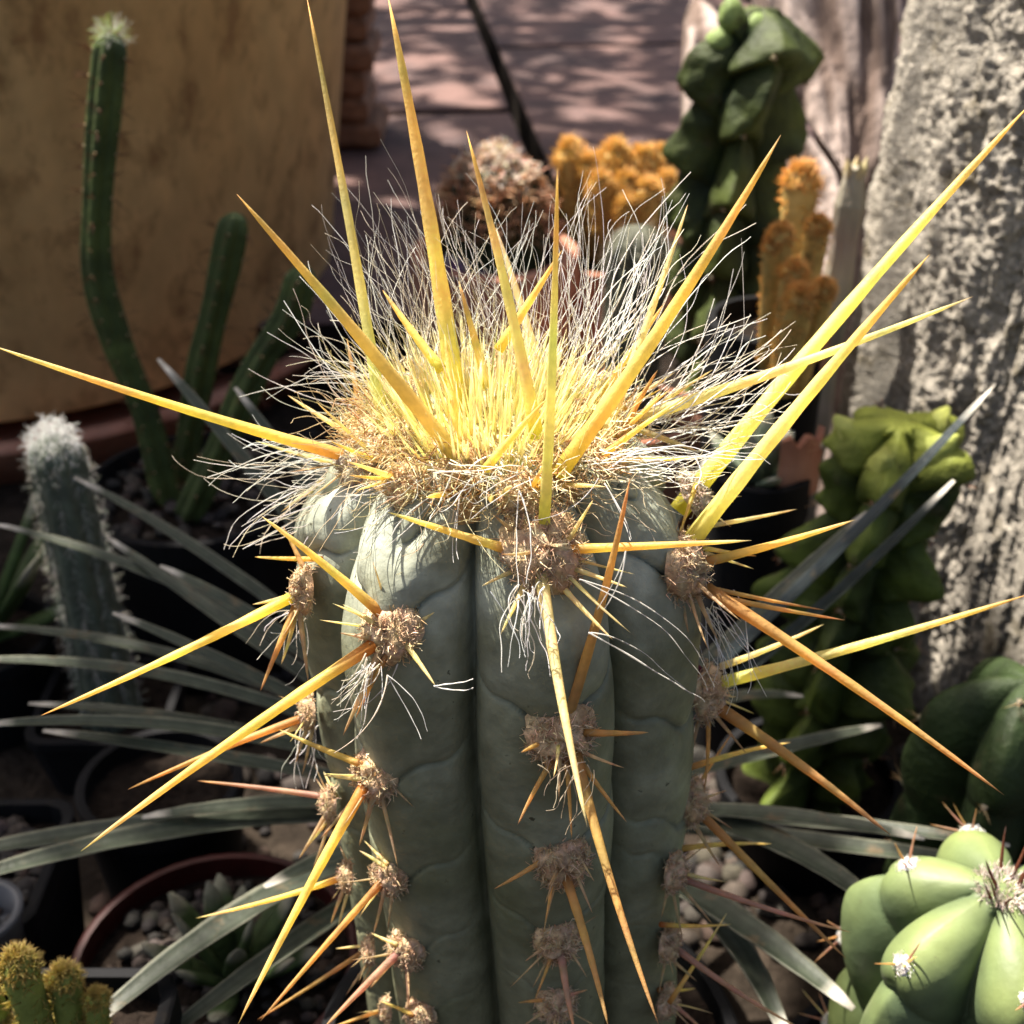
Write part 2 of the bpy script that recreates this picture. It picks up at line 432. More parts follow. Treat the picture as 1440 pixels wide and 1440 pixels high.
# front rib
S_('C1', (764, 748), (784, 236), 25, GRN, -36, bend=(3, 0))
S_('C1', (722, 775), (545, 720), 19, ORG, -6)
S_('C1', (803, 772), (1057, 760), 18, ORG, -8)
S_('C1', (760, 796), (826, 1163), 23, PAL, -30, bend=(-4, 0))
S_('C1', (802, 755), (834, 703), 9, PAL, -2)
S_('C1', (724, 750), (694, 724), 9, DED, -3)
S_('C1', (716, 806), (678, 824), 9, PAL, -3)
S_('C1', (738, 822), (704, 892), 11, PAL, -4)
S_('C1', (788, 822), (862, 900), 11, PAL, -5)
S_('C1', (808, 800), (882, 826), 10, PAL, -5)
S_('C1', (765, 830), (766, 950), 6, DED, 3)
S_('C2', (794, 1018), (886, 672), 26, OLD, -24, bend=(6, 2))
S_('C2', (828, 1030), (912, 1030), 14, OLD, -8)
S_('C2', (772, 1040), (733, 1058), 12, OLD, -6)
S_('C2', (772, 1078), (728, 1160), 11, OLD, -3)
S_('C2', (797, 1080), (804, 1180), 9, OLD, -2)
S_('C2', (822, 1078), (882, 1157), 10, OLD, -4)
S_('C2', (826, 1060), (878, 1080), 7, DED, -4)
S_('C2', (812, 1066), (928, 1446), 20, OLD, -22, bend=(-6, 0))
S_('C3', (770, 1205), (695, 1250), 11, OLD, -6)
S_('C3', (796, 1236), (856, 1446), 18, OLD, -14, bend=(3, 0))
S_('C3', (810, 1228), (833, 1284), 7, DED, -4)
S_('C3', (776, 1236), (766, 1300), 7, OLD, -3)
S_('C3', (815, 1205), (836, 1240), 6, DED, -3)
S_('C4', (790, 1345), (808, 1450), 15, PNK, -8)
S_('C4', (768, 1330), (738, 1352), 7, DED, -4)
S_('C4', (775, 1345), (752, 1406), 7, OLD, -4)
S_('C4', (804, 1340), (826, 1375), 6, DED, -4)
S_('C5', (770, 1406), (728, 1410), 8, OLD, -3)
S_('C5', (800, 1400), (826, 1392), 7, PNK, -3)
S_('C5', (768, 1420), (734, 1444), 7, DED, -3)
# left front rib
S_('B1', (530, 858), (368, 726), 19, ORG, -8, bend=(2, -2))
S_('B1', (518, 912), (114, 1197), 22, ORG, -16, bend=(-4, -3))
S_('B1', (562, 893), (613, 965), 13, PAL, -8)
S_('B1', (563, 860), (560, 822), 12, GRN, 1)
S_('B1', (540, 850), (530, 808), 8, PAL, 2)
S_('B1', (586, 876), (611, 861), 9, PAL, -1)
S_('B1', (518, 872), (482, 850), 9, PAL, 2)
S_('B1', (512, 896), (478, 890), 8, DED, 2)
S_('B1', (530, 925), (482, 1035), 13, DED, 2)
S_('B1', (540, 930), (500, 1010), 10, OLD, 3)
S_('B2', (508, 1074), (393, 1026), 13, ORG, 4)
S_('B2', (510, 1110), (335, 1440), 20, ORG, -12, bend=(-3, 0))
S_('B2', (505, 1115), (450, 1180), 10, DED, 6)
S_('B2', (536, 1120), (560, 1222), 8, DED, -1)
S_('B2', (525, 1118), (505, 1190), 11, DED, 2)
S_('B2', (503, 1095), (455, 1090), 9, PAL, 3)
S_('B2', (552, 1105), (582, 1135), 5, DED, -2)
S_('B3', (530, 1248), (366, 1436), 13, OLD, -4)
S_('B3', (535, 1215), (505, 1196), 8, PAL, 2)
S_('B3', (540, 1210), (512, 1182), 7, PAL, 4)
S_('B3', (540, 1255), (525, 1315), 8, DED, 2)
S_('B3', (552, 1256), (545, 1310), 7, DED, 1)
S_('B4', (556, 1345), (455, 1446), 15, PNK, -5)
S_('B4', (552, 1325), (522, 1312), 8, PAL, 2)
S_('B4', (572, 1362), (574, 1420), 8, PNK, -1)
S_('B4', (553, 1350), (520, 1390), 7, DED, 2)
S_('B5', (575, 1425), (535, 1408), 8, ORG, 1)
S_('B5', (590, 1435), (580, 1470), 8, DED, 0)
# left silhouette rib
S_('A1', (405, 842), (58, 1006), 18, YEL, -18, bend=(2, 3))
S_('A1', (412, 862), (366, 972), 14, OLD, -5)
S_('A1', (422, 868), (434, 962), 10, DED, 0)
S_('A1', (430, 806), (398, 740), 12, OLD, 3)
S_('A1', (445, 786), (358, 783), 10, ORG, 10)
S_('A1', (405, 838), (355, 850), 9, PAL, 3)
S_('A1', (415, 866), (395, 935), 9, PAL, 6)
S_('A2', (425, 1010), (180, 1110), 14, OLD, -4)
S_('A2', (428, 1018), (365, 1045), 10, DED, 4)
S_('A2', (434, 1020), (415, 1075), 8, DED, 2)
S_('A2', (440, 1022), (425, 1090), 7, DED, 3)
S_('A3', (455, 1120), (278, 1098), 11, PNK, 6)
S_('A3', (460, 1142), (420, 1208), 9, DED, 1)
S_('A3', (466, 1146), (432, 1190), 7, PAL, 4)
S_('A3', (470, 1115), (455, 1085), 8, PAL, 3)
S_('A3', (464, 1150), (440, 1222), 7, DED, 4)
S_('A4', (480, 1234), (276, 1291), 11, ORG, 2)
S_('A4', (486, 1246), (465, 1300), 9, DED, 3)
S_('A4', (492, 1248), (474, 1310), 7, PAL, 2)
S_('A4', (490, 1215), (478, 1190), 6, DED, 3)
S_('A5', (508, 1340), (362, 1434), 9, OLD, 2)
S_('A5', (515, 1330), (472, 1334), 6, PAL, 2)
S_('A5', (520, 1350), (486, 1400), 7, DED, 2)
S_('A5', (524, 1352), (505, 1390), 6, DED, 1)
S_('A6', (540, 1420), (460, 1448), 8, OLD, 1)
# right rib
S_('D1', (962, 774), (1307, 358), 40, GRN, -22, bend=(-2, -6))
S_('D1', (990, 790), (1202, 731), 18, ORG, -2, bend=(0, 3))
S_('D1', (1000, 832), (1412, 1118), 22, OLD, -14, bend=(3, -4))
S_('D1', (998, 772), (1064, 782), 9, YEL, 0)
S_('D1', (1005, 838), (1188, 872), 12, OLD, 4)
S_('D1', (1005, 828), (1160, 858), 9, OLD, 8)
S_('D1', (985, 845), (1010, 900), 9, DED, 2)
S_('D1', (960, 840), (968, 890), 8, DED, -2)
S_('D1', (1000, 780), (1060, 800), 7, PAL, 3)
S_('D2', (1004, 962), (1446, 836), 26, GRN, -20, bend=(0, 4))
S_('D2', (1022, 934), (1158, 878), 12, PAL, 6)
S_('D2', (1008, 994), (1252, 1174), 22, OLD, -8, bend=(3, -3))
S_('D2', (995, 1005), (990, 1115), 9, OLD, 2)
S_('D2', (985, 1005), (968, 1080), 8, DED, 1)
S_('D2', (1000, 1000), (1050, 1060), 8, DED, 4)
S_('D2', (970, 1080), (1112, 1044), 11, ORG, 24)
S_('D3', (988, 1146), (1190, 1348), 16, OLD, -4)
S_('D3', (975, 1155), (1012, 1218), 9, DED, 1)
S_('D3', (965, 1155), (955, 1205), 7, OLD, 0)
S_('D3', (982, 1105), (1030, 1030), 7, OLD, 6)
S_('D3', (945, 1196), (1085, 1187), 11, ORG, 26)
S_('D4', (962, 1236), (1196, 1311), 12, PNK, 4)
S_('D4', (955, 1246), (1002, 1300), 8, DED, 2)
S_('D4', (946, 1250), (960, 1320), 7, DED, 1)
S_('D4', (938, 1250), (930, 1290), 6, DED, 0)
S_('D4', (970, 1230), (1022, 1240), 7, PAL, 6)
S_('D4', (934, 1300), (1028, 1300), 9, ORG, 26)
S_('D5', (955, 1336), (1125, 1446), 12, PNK, 4)
S_('D5', (940, 1345), (980, 1380), 7, DED, 2)
S_('D5', (936, 1348), (926, 1400), 6, DED, 1)
S_('D5', (945, 1404), (1022, 1284), 9, ORG, 8)
S_('D6', (930, 1392), (978, 1390), 9, ORG, 22)
S_('D6', (945, 1412), (990, 1450), 9, PNK, 4)
# a few short bristles on every pad
for key, (pad, p, nrm, r) in pads.items():
    for q in range(3 if key[0] in 'BC' else 2):
        d = unit(nrm*0.55+rvec()+A(0, 0, -0.35)); L = r*ru(1.3, 2.3)
        if np.dot(d, nrm) < 0.1: d = unit(d+nrm*0.7)
        mb = MB(); spine_mesh(mb, p+d*r*0.6, p+d*(r*0.6+L), r*ru(0.045, 0.075), random.choice([DED, DED, PAL]), sides=C5, n=5)
        build('spine', mb, M_spine, pad)

# dark red bud beside the right rib's areole
mb = MB(); bc = at(976, 945, depth_of(areo3['D'][1])-0.002)
for i in range(1):
    V = []; F = []; C = []; N = 14; K = 9
    for a_ in range(K):
        f = math.pi*a_/(K-1)
        for j in range(N):
            t = 2*math.pi*j/N; k = 0.0021*(1+0.08*math.cos(5*t)*math.sin(f))
            V.append(bc+A(k*math.sin(f)*math.cos(t), k*math.sin(f)*math.sin(t), k*1.1*math.cos(f))); C.append(jit((0.10, 0.008, 0.02), 0.3))
    for a_ in range(K-1):
        for j in range(N):
            k = (j+1) % N; F.append((a_*N+j, a_*N+k, (a_+1)*N+k, (a_+1)*N+j))
    mb.add(V, F, C)
build('flower_bud', mb, M_skin, main)

# ---- crown: woolly cushion, young spines, long spines, white hair
crown_c = A(axis_x(ZT), 0, ZT-0.010)
mb = MB(); V = []; F = []; C = []; N = 64; K = 16
for i in range(K):
    f = i/(K-1); r = 0.0265*(1-f)**0.8 if i < K-1 else 0.0002
    for j in range(N):
        t = 2*math.pi*j/N; rr = r*(1+0.10*math.sin(7*t+1.2)+0.05*math.sin(17*t))
        z = 0.009*math.sin(min(1, f*1.25)*math.pi/2)-0.003+ru(-0.0006, 0.0006)
        V.append(crown_c+A(rr*math.cos(t), rr*math.sin(t), z)); C.append(jit(mixc((0.42, 0.26, 0.12), (0.72, 0.60, 0.28), f), 0.25))
for i in range(K-1):
    for j in range(N):
        k = (j+1) % N; F.append((i*N+j, i*N+k, (i+1)*N+k, (i+1)*N+j))
mb.add(V, F, C); crown = build('crown', mb, M_felt, main)
# brown and cream wool round the rim of the crown
for k in range(14):
    aa = R_(14+k*360/14.0); rr_ = 0.0275 if k % 2 == 0 else 0.022
    p_ = crown_c+A(rr_*math.sin(aa), -rr_*math.cos(aa), 0.0015 if k % 2 == 0 else 0.005)
    felt(main, p_, unit(A(math.sin(aa)*0.9, -math.cos(aa)*0.9, 0.8)), 0.0050 if k % 2 == 0 else 0.0050, ((0.90, 0.78, 0.52), (0.60, 0.36, 0.16)))
fb = MB()
for i in range(2600):
    t = ru(0, 2*math.pi); r = 0.031*math.sqrt(ru(0.35, 1.0)); p = crown_c+A(r*math.cos(t), r*math.sin(t), 0.004+0.006*(1-r/0.031)+ru(-0.006, 0.004))
    d = unit(A(math.cos(t), math.sin(t), ru(-0.3, 1.0))+rvec()*0.9); L = ru(0.002, 0.0065)
    cc = jit(random.choice([(0.55, 0.29, 0.12), (0.82, 0.62, 0.32), (0.90, 0.78, 0.48), (0.92, 0.84, 0.62), (0.88, 0.74, 0.44)]), 0.25)
    sweep(fb, [p, p+d*L*0.5+rvec()*L*0.2, p+unit(d+rvec()*0.5)*L], [0.00014, 0.00013, 0.00005], C3, cc, capends=False)
stuff(build('wool', fb, M_felt_dark, crown))
# young golden spines packed in the middle
fb = MB()
YNG = dict(base=(0.95, 0.82, 0.32), mid=(0.97, 0.90, 0.52), tip=(0.97, 0.93, 0.70))
for i in range(430):
    t = ru(0, 2*math.pi); q = math.sqrt(rnd()); r = 0.021*q
    p = crown_c+A(r*math.cos(t), r*math.sin(t), 0.003)
    d = unit(A(math.cos(t)*q*0.62, math.sin(t)*q*0.62, 1)+rvec()*0.16)
    spine_mesh(fb, p, p+d*ru(0.013, 0.025)*(1.08-0.35*q), ru(0.00018, 0.00055), YNG, sides=C5, n=4)
stuff(build('young_spines', fb, M_spine, crown))

def crown_spine(b, t, w_, pal, bd, dz, bend=None): return spine(crown, b, t, w_, pal, dz, bdepth=bd, bend=bend, ext=0.009 if w_ > 18 else 0.004)
S_('A0', (546, 648), (431, -6), 28, GRN, -6, bend=(4, 0), ext=0.006)
crown_spine((640, 560), (545, -8), 44, YEL, 0.292, -14, (6, 0))
crown_spine((742, 556), (656, 184), 29, GRN, 0.272, -10, (6, 8))
crown_spine((640, 642), (333, 273), 38, YEL, 0.272, -24, (2, -4))
crown_spine((818, 616), (1098, 190), 38, YEL, 0.268, -22, (6, 5))
crown_spine((858, 590), (967, 288), 20, PAL, 0.285, 4)
crown_spine((900, 584), (1368, 417), 24, PAL, 0.292, -4, (2, 6))
S_('D0', (974, 696), (1450, 145), 40, GRN, -14, bend=(-6, -5), ext=0.005)
S_('A0', (508, 646), (-14, 485), 28, ORG, -14, bend=(-2, 5), ext=0.005)
crown_spine((756, 520), (697, 320), 22, PAL, 0.300, 2)
crown_spine((715, 470), (790, 352), 18, YEL, 0.285, -4)
crown_spine((516, 612), (488, 476), 15, OLD, 0.305, 3)
crown_spine((606, 500), (538, 408), 18, YEL, 0.285, 2)
crown_spine((680, 520), (645, 395), 18, YEL, 0.290, 0)
crown_spine((500, 615), (405, 556), 12, PAL, 0.303, 2)
crown_spine((840, 560), (935, 425), 16, YEL, 0.292, 0)
crown_spine((880, 600), (925, 520), 14, OLD, 0.285, -2)
crown_spine((870, 610), (1002, 520), 12, PAL, 0.292, 2)
crown_spine((850, 640), (960, 560), 14, ORG, 0.280, -4)
crown_spine((920, 612), (980, 634), 12, PAL, 0.290, 0)
crown_spine((860, 645), (990, 643), 12, YEL, 0.280, 0)
crown_spine((700, 640), (770, 560), 16, YEL, 0.262, -4)
crown_spine((640, 640), (625, 470), 22, YEL, 0.276, 0)
crown_spine((600, 660), (500, 690), 12, PAL, 0.275, -2)
crown_spine((480, 660), (395, 720), 12, PAL, 0.300, 2)
crown_spine((490, 668), (430, 712), 10, PAL, 0.300, 2)
crown_spine((990, 740), (1120, 716), 10, PAL, 0.310, 6)
crown_spine((972, 700), (952, 760), 9, YEL, 0.300, -3)
crown_spine((500, 655), (360, 620), 11, PAL, 0.301, 4)
for i in range(14):
    t = -math.pi/2+ru(-1.9, 1.9); p = crown_c+A(0.026*math.cos(t), 0.026*math.sin(t), 0.001)
    d = unit(A(math.cos(t), math.sin(t), ru(0.35, 1.3))); mb = MB()
    spine_mesh(mb, p, p+d*ru(0.010, 0.022), ru(0.0005, 0.0009), random.choice([YEL, PAL, ORG]), n=6, sides=C7); build('spine', mb, M_spine, crown)

def hair(mb, p0, p1, r=0.00013, curl=0.0012, col=(0.86, 0.84, 0.80), n=16, arch=0.0):
    p0 = np.asarray(p0, float); p1 = np.asarray(p1, float); L = np.linalg.norm(p1-p0)
    w1 = rvec()*curl*L*11; ph = ru(0, 6); k = ru(3.0, 7.5); w2 = rvec()*curl*L*3.2; w3 = rvec()*curl*L*7; k3 = ru(12, 22); w4 = rvec()*curl*L*1.1
    pts = []; rad = []
    for i in range(n+1):
        t = i/n
        pts.append(lerp(p0, p1, t)+w1*4*t*(1-t)+w2*math.sin(k*t+ph)*t+w3*t*t*math.sin(k*0.5*t)*0.6+w4*math.sin(k3*t+ph)*t)
        rad.append(r*(1-0.5*t)*(1+0.22*math.sin(t*17+ph)))
    sweep(mb, pts, rad, C3, col, capends=False)
def tuft(mb, b, bd, bs, tips, n, td=(-0.01, 0.015), r=(0.00008, 0.00019), curl=0.015, col=None):
    """n hairs from round pixel b at depth bd to the polyline of tip pixels"""
    for i in range(n):
        f = rnd()*(len(tips)-1); j = min(int(f), len(tips)-2); t = lerp(tips[j], tips[j+1], f-j)
        s = ru(0.5, 1.04)
        bb = (b[0]+random.gauss(0, bs[0]), b[1]+random.gauss(0, bs[1]))
        tt = (bb[0]+(t[0]-bb[0])*s+random.gauss(0, 16), bb[1]+(t[1]-bb[1])*s+random.gauss(0, 16))
        d1 = bd+ru(*td)*s; c = col or random.choice([(0.95, 0.94, 0.92), (0.93, 0.91, 0.86), (0.88, 0.82, 0.70)])
        hair(mb, at(*bb, bd+ru(-0.003, 0.003)), at(*tt, d1), ru(*r), curl, jit(c, 0.08))
hb = MB()
tuft(hb, (560, 560), 0.296, (30, 30), [(420, 330), (400, 420), (370, 480), (345, 560)], 34)
tuft(hb, (600, 520), 0.292, (35, 30), [(440, 345), (490, 250), (540, 230), (600, 300)], 62, r=(0.00005, 0.00011), curl=0.011)
tuft(hb, (690, 500), 0.290, (60, 25), [(560, 320), (610, 300), (650, 270), (720, 340), (760, 290)], 78, r=(0.00004, 0.00010), curl=0.009)
tuft(hb, (790, 500), 0.290, (35, 30), [(740, 330), (790, 290), (830, 240), (900, 330)], 52, r=(0.00005, 0.00011), curl=0.010)
tuft(hb, (850, 520), 0.288, (25, 25), [(880, 330), (985, 190), (960, 250), (930, 390)], 33)
tuft(hb, (890, 590), 0.290, (30, 25), [(1080, 250), (1060, 390), (1110, 440), (1150, 470)], 34)
tuft(hb, (920, 610), 0.296, (30, 22), [(1090, 450), (1130, 520), (1120, 600), (1130, 650)], 34)
tuft(hb, (500, 650), 0.300, (22, 16), [(350, 560), (280, 640), (285, 670), (310, 700)], 30)
tuft(hb, (510, 665), 0.298, (25, 12), [(300, 690), (310, 790), (360, 740), (420, 780)], 34)
tuft(hb, (620, 672), 0.274, (40, 8), [(440, 700), (470, 760), (540, 790), (610, 740)], 25)
tuft(hb, (700, 665), 0.262, (60, 8), [(560, 700), (640, 750), (700, 720), (760, 690)], 22)
tuft(hb, (860, 650), 0.274, (40, 10), [(960, 690), (1040, 670), (1100, 640), (1060, 620)], 27)
tuft(hb, (740, 830), 0.252, (16, 8), [(720, 880), (730, 950), (770, 960), (750, 900)], 20, td=(-0.003, 0.006), curl=0.02)
tuft(hb, (525, 935), 0.268, (14, 8), [(470, 1000), (490, 1040), (450, 990), (520, 1010)], 24, td=(-0.002, 0.008), curl=0.014)
tuft(hb, (415, 865), 0.300, (8, 8), [(360, 900), (400, 940), (380, 920)], 14, td=(-0.004, 0.006), curl=0.016)
tuft(hb, (435, 1015), 0.325, (6, 6), [(410, 1080), (430, 1110)], 10, td=(-0.004, 0.004), curl=0.02)
tuft(hb, (800, 1080), 0.262, (16, 8), [(780, 1150), (800, 1130)], 10, td=(-0.002, 0.006), curl=0.015, col=(0.6, 0.5, 0.38))
tuft(hb, (1000, 850), 0.298, (12, 8), [(1080, 960), (1040, 1000), (1010, 960)], 18, td=(-0.004, 0.006), curl=0.014)
for (b, t, d0, d1) in [((815, 815), (1000, 962), 0.250, 0.285), ((828, 890), (985, 985), 0.250, 0.290), ((880, 775), (845, 855), 0.248, 0.252),
                       ((730, 690), (735, 830), 0.258, 0.252), ((648, 690), (640, 795), 0.268, 0.262), ((610, 965), (660, 962), 0.258, 0.256),
                       ((850, 680), (880, 760), 0.262, 0.256), ((620, 690), (545, 765), 0.27, 0.266), ((545, 950), (600, 1035), 0.262, 0.260)]:
    for q in range(2): hair(hb, at(*b, d0), at(t[0]+ru(-8, 8), t[1]+ru(-8, 8), d1), ru(0.00012, 0.0002), 0.008)
for i in range(330):                     # silky yellow wool standing up in the middle
    t = ru(0, 2*math.pi); q = math.sqrt(rnd()); p = crown_c+A(0.024*q*math.cos(t), 0.024*q*math.sin(t), 0.003)
    d = unit(A(math.cos(t)*q*0.8, math.sin(t)*q*0.8, 1)+rvec()*0.25)
    hair(hb, p, p+d*ru(0.010, 0.024), ru(0.00006, 0.00012), 0.012, jit((0.96, 0.88, 0.55), 0.06), n=9)
# loose weave of hairs lying round the crown
for i in range(170):
    t = ru(0, 2*math.pi); r = ru(0.024, 0.033); p = crown_c+A(r*math.cos(t), r*math.sin(t), ru(-0.003, 0.003))
    d = unit(A(math.cos(t), math.sin(t), ru(-0.2, 0.5))+rvec()*0.7); hair(hb, p, p+d*ru(0.008, 0.02), ru(0.00008, 0.00014), 0.02, jit((0.80, 0.70, 0.50), 0.15))
stuff(build('hair', hb, M_hair, crown))

# =================================================================== POTS AND OTHER PLANTS
def pot(name, label, cat, c, r, h, m, soilcol=True, taper=0.8, rim=0.004, n=44, square=0.0, lip=0.0, group=None):
    """open pot standing on the ground at c (x, y), with filled soil"""
    root = thing(name, label, cat, (c[0], c[1], 0.0), group)
    mb = MB(); z0 = 0.0015
    lathe(mb, (c[0], c[1], 0), [(r*taper, z0), (r*(taper+(1-taper)*0.85), h*0.86), (r+lip, h*0.865), (r+lip, h*0.995), (r+lip-0.001, h), (r-rim, h), (r-rim, h-0.012)], n=n, square=square)
    build('wall', mb, m, root, smooth=False)
    mb = MB(); V = []; F = []; N = 28; K = 8; zs = h-0.010
    for i in range(K):
        for j in range(N):
            a = 2*math.pi*j/N; q = (r-rim*0.6)*(1-i/(K-1)*0.98); k = 1
            if square: k = 1+(min(1/max(abs(math.cos(a)), abs(math.sin(a))), 1.30)-1)*square
            V.append((c[0]+q*k*math.cos(a), c[1]+q*k*math.sin(a), zs+ru(-0.0015, 0.0015)))
    for i in range(K-1):
        for j in range(N): F.append((i*N+j, i*N+(j+1) % N, (i+1)*N+(j+1) % N, (i+1)*N+j))
    mb.add(V, F, (0.05, 0.04, 0.03)); build('soil', mb, M_soil_joint_shade, root)
    return root
PEBC = [tuple(0.13*q for q in c_) for c_ in [(0.42, 0.33, 0.26), (0.30, 0.25, 0.21), (0.22, 0.19, 0.17), (0.46, 0.36, 0.30), (0.13, 0.11, 0.10), (0.30, 0.19, 0.14)]]
def pebbles(label, spots, parent=None):
    mb = MB()
    for (p, r, n, s0, s1) in spots:
        for i in range(n):
            a = ru(0, 6.28); q = r*math.sqrt(rnd()); s = ru(s0, s1); c = jit(random.choice(PEBC), 0.2)
            o = A(p[0]+q*math.cos(a), p[1]+q*math.sin(a), p[2]+s*0.25); V = []; sq = A(ru(0.8, 1.3), ru(0.7, 1.2), ru(0.5, 0.9))*s; pv = rvec()*10
            for k in range(4):
                f = -1+2*k/3; rr = math.sqrt(max(0.06, 1-f*f*0.9))
                for j in range(6):
                    t = j*math.pi/3+k*0.4; w_ = 1+0.25*mnoise.noise(Vector((math.cos(t)*2+pv[0], math.sin(t)*2+pv[1], f+pv[2])))
                    V.append(o+A(rr*math.cos(t)*w_, rr*math.sin(t)*w_, f)*sq)
            F = [(k*6+j, k*6+(j+1) % 6, (k+1)*6+(j+1) % 6, (k+1)*6+j) for k in range(3) for j in range(6)]
            F += [tuple(range(5, -1, -1)), tuple(range(18, 24))]
            mb.add(V, F, c)
    o = build('gravel', mb, M_peb, parent); stuff(o)
    if parent is None: tag(o, label, 'gravel')
    return o

def rosette(name, label, c, z, n, L, w_, col, cat='succulent'):
    root = thing(name, label, cat, (c[0], c[1], z))
    for i in range(n):
        a = i*2.4; e = 0.35+1.0*(i/n); d = A(math.cos(a)*math.cos(e), math.sin(a)*math.cos(e), math.sin(e)); l = L*ru(0.8, 1.1)
        b = A(c[0], c[1], z)+A(math.cos(a), math.sin(a), 0)*0.005*(1-i/n); pts = []; rad = []
        for k in range(9):
            t = k/8; pts.append(b+d*l*t+A(0, 0, 0.15*l*t*t)); rad.append(w_*0.5*(0.8+0.5*t if t < 0.5 else 1.05)*math.sqrt(max(0.02, 1-max(0, (t-0.45)/0.55)**2.2)))
        mb = MB(); sec = [(math.cos(q*math.pi/5), 0.42*math.sin(q*math.pi/5)) for q in range(10)]
        sweep(mb, pts, rad, sec, [jit(mixc(col, (0.30, 0.28, 0.22), 0.0 if k < 7 else 0.7), 0.08) for k in range(9)]); build('leaf', mb, M_skin, root)
    return root
# main cactus' own pot, just below the picture
pot('flower_pot', 'round black nursery pot holding the golden-spined columnar cactus', 'pot', (axis_x(0.1), 0), 0.064, 0.118, M_black)

# ---- big tan pot
tp = thing('planter', 'very large tan weathered planter pot with brown stains standing behind thin cacti', 'planter', (-0.428, 0.82, 0))
mb = MB(); lathe(mb, (-0.428, 0.82, 0.0), [(0.262, 0.035), (0.27, 0.04), (0.325, 0.46), (0.34, 0.465), (0.345, 0.50), (0.335, 0.505), (0.318, 0.50), (0.312, 0.44)], n=96)
build('wall', mb, M_tan, tp)
mb = MB(); lathe(mb, (-0.428, 0.82, 0.0), [(0.29, 0.0015), (0.305, 0.03), (0.31, 0.034), (0.29, 0.034), (0.28, 0.02)], n=80); build('saucer', mb, M_terra, tp)
mb = MB(); lathe(mb, (-0.428, 0.82, 0.0), [(0.31, 0.45), (0.29, 0.462), (0.1, 0.47), (0.001, 0.47)], n=40); build('soil', mb, M_soil_joint_shade, tp)

# ---- stack of thin clay tiles beside it
tb = at_z(503, 214, 0.06)
zt = 0.063
names = ['lowest', 'second', 'third', 'fourth', 'fifth', 'sixth', 'seventh', 'eighth', 'topmost']
for i in range(9):
    th_ = 0.026; x1 = tb[0]+0.020+ru(-0.010, 0.006); y0 = tb[1]+ru(-0.006, 0.006); mb = MB()
    x0 = x1-0.20; y1 = y0+0.10; b = 0.006
    ring = lambda e, z: [(x0+e, y0+e, z), (x1-e, y0+e, z), (x1-e, y1-e, z), (x0+e, y1-e, z)]
    V = ring(b, zt)+ring(0, zt+b)+ring(0, zt+th_-b)+ring(b, zt+th_); F = []
    for q in range(3):
        for j in range(4):
            k = (j+1) % 4; F.append((q*4+j, q*4+k, (q+1)*4+k, (q+1)*4+j))
    F += [(3, 2, 1, 0), (12, 13, 14, 15)]
    mb.add(V, F, (0.3, 0.1, 0.05))
    o = build('brick', mb, M_brick, smooth=False, origin=((x0+x1)/2, (y0+y1)/2, zt))
    tag(o, 'thin reddish brick, %s of the stack beside the tan planter' % (names[i] if i < 8 else 'topmost'), 'brick', 'bricks stacked beside the planter')
    zt += th_+0.0006

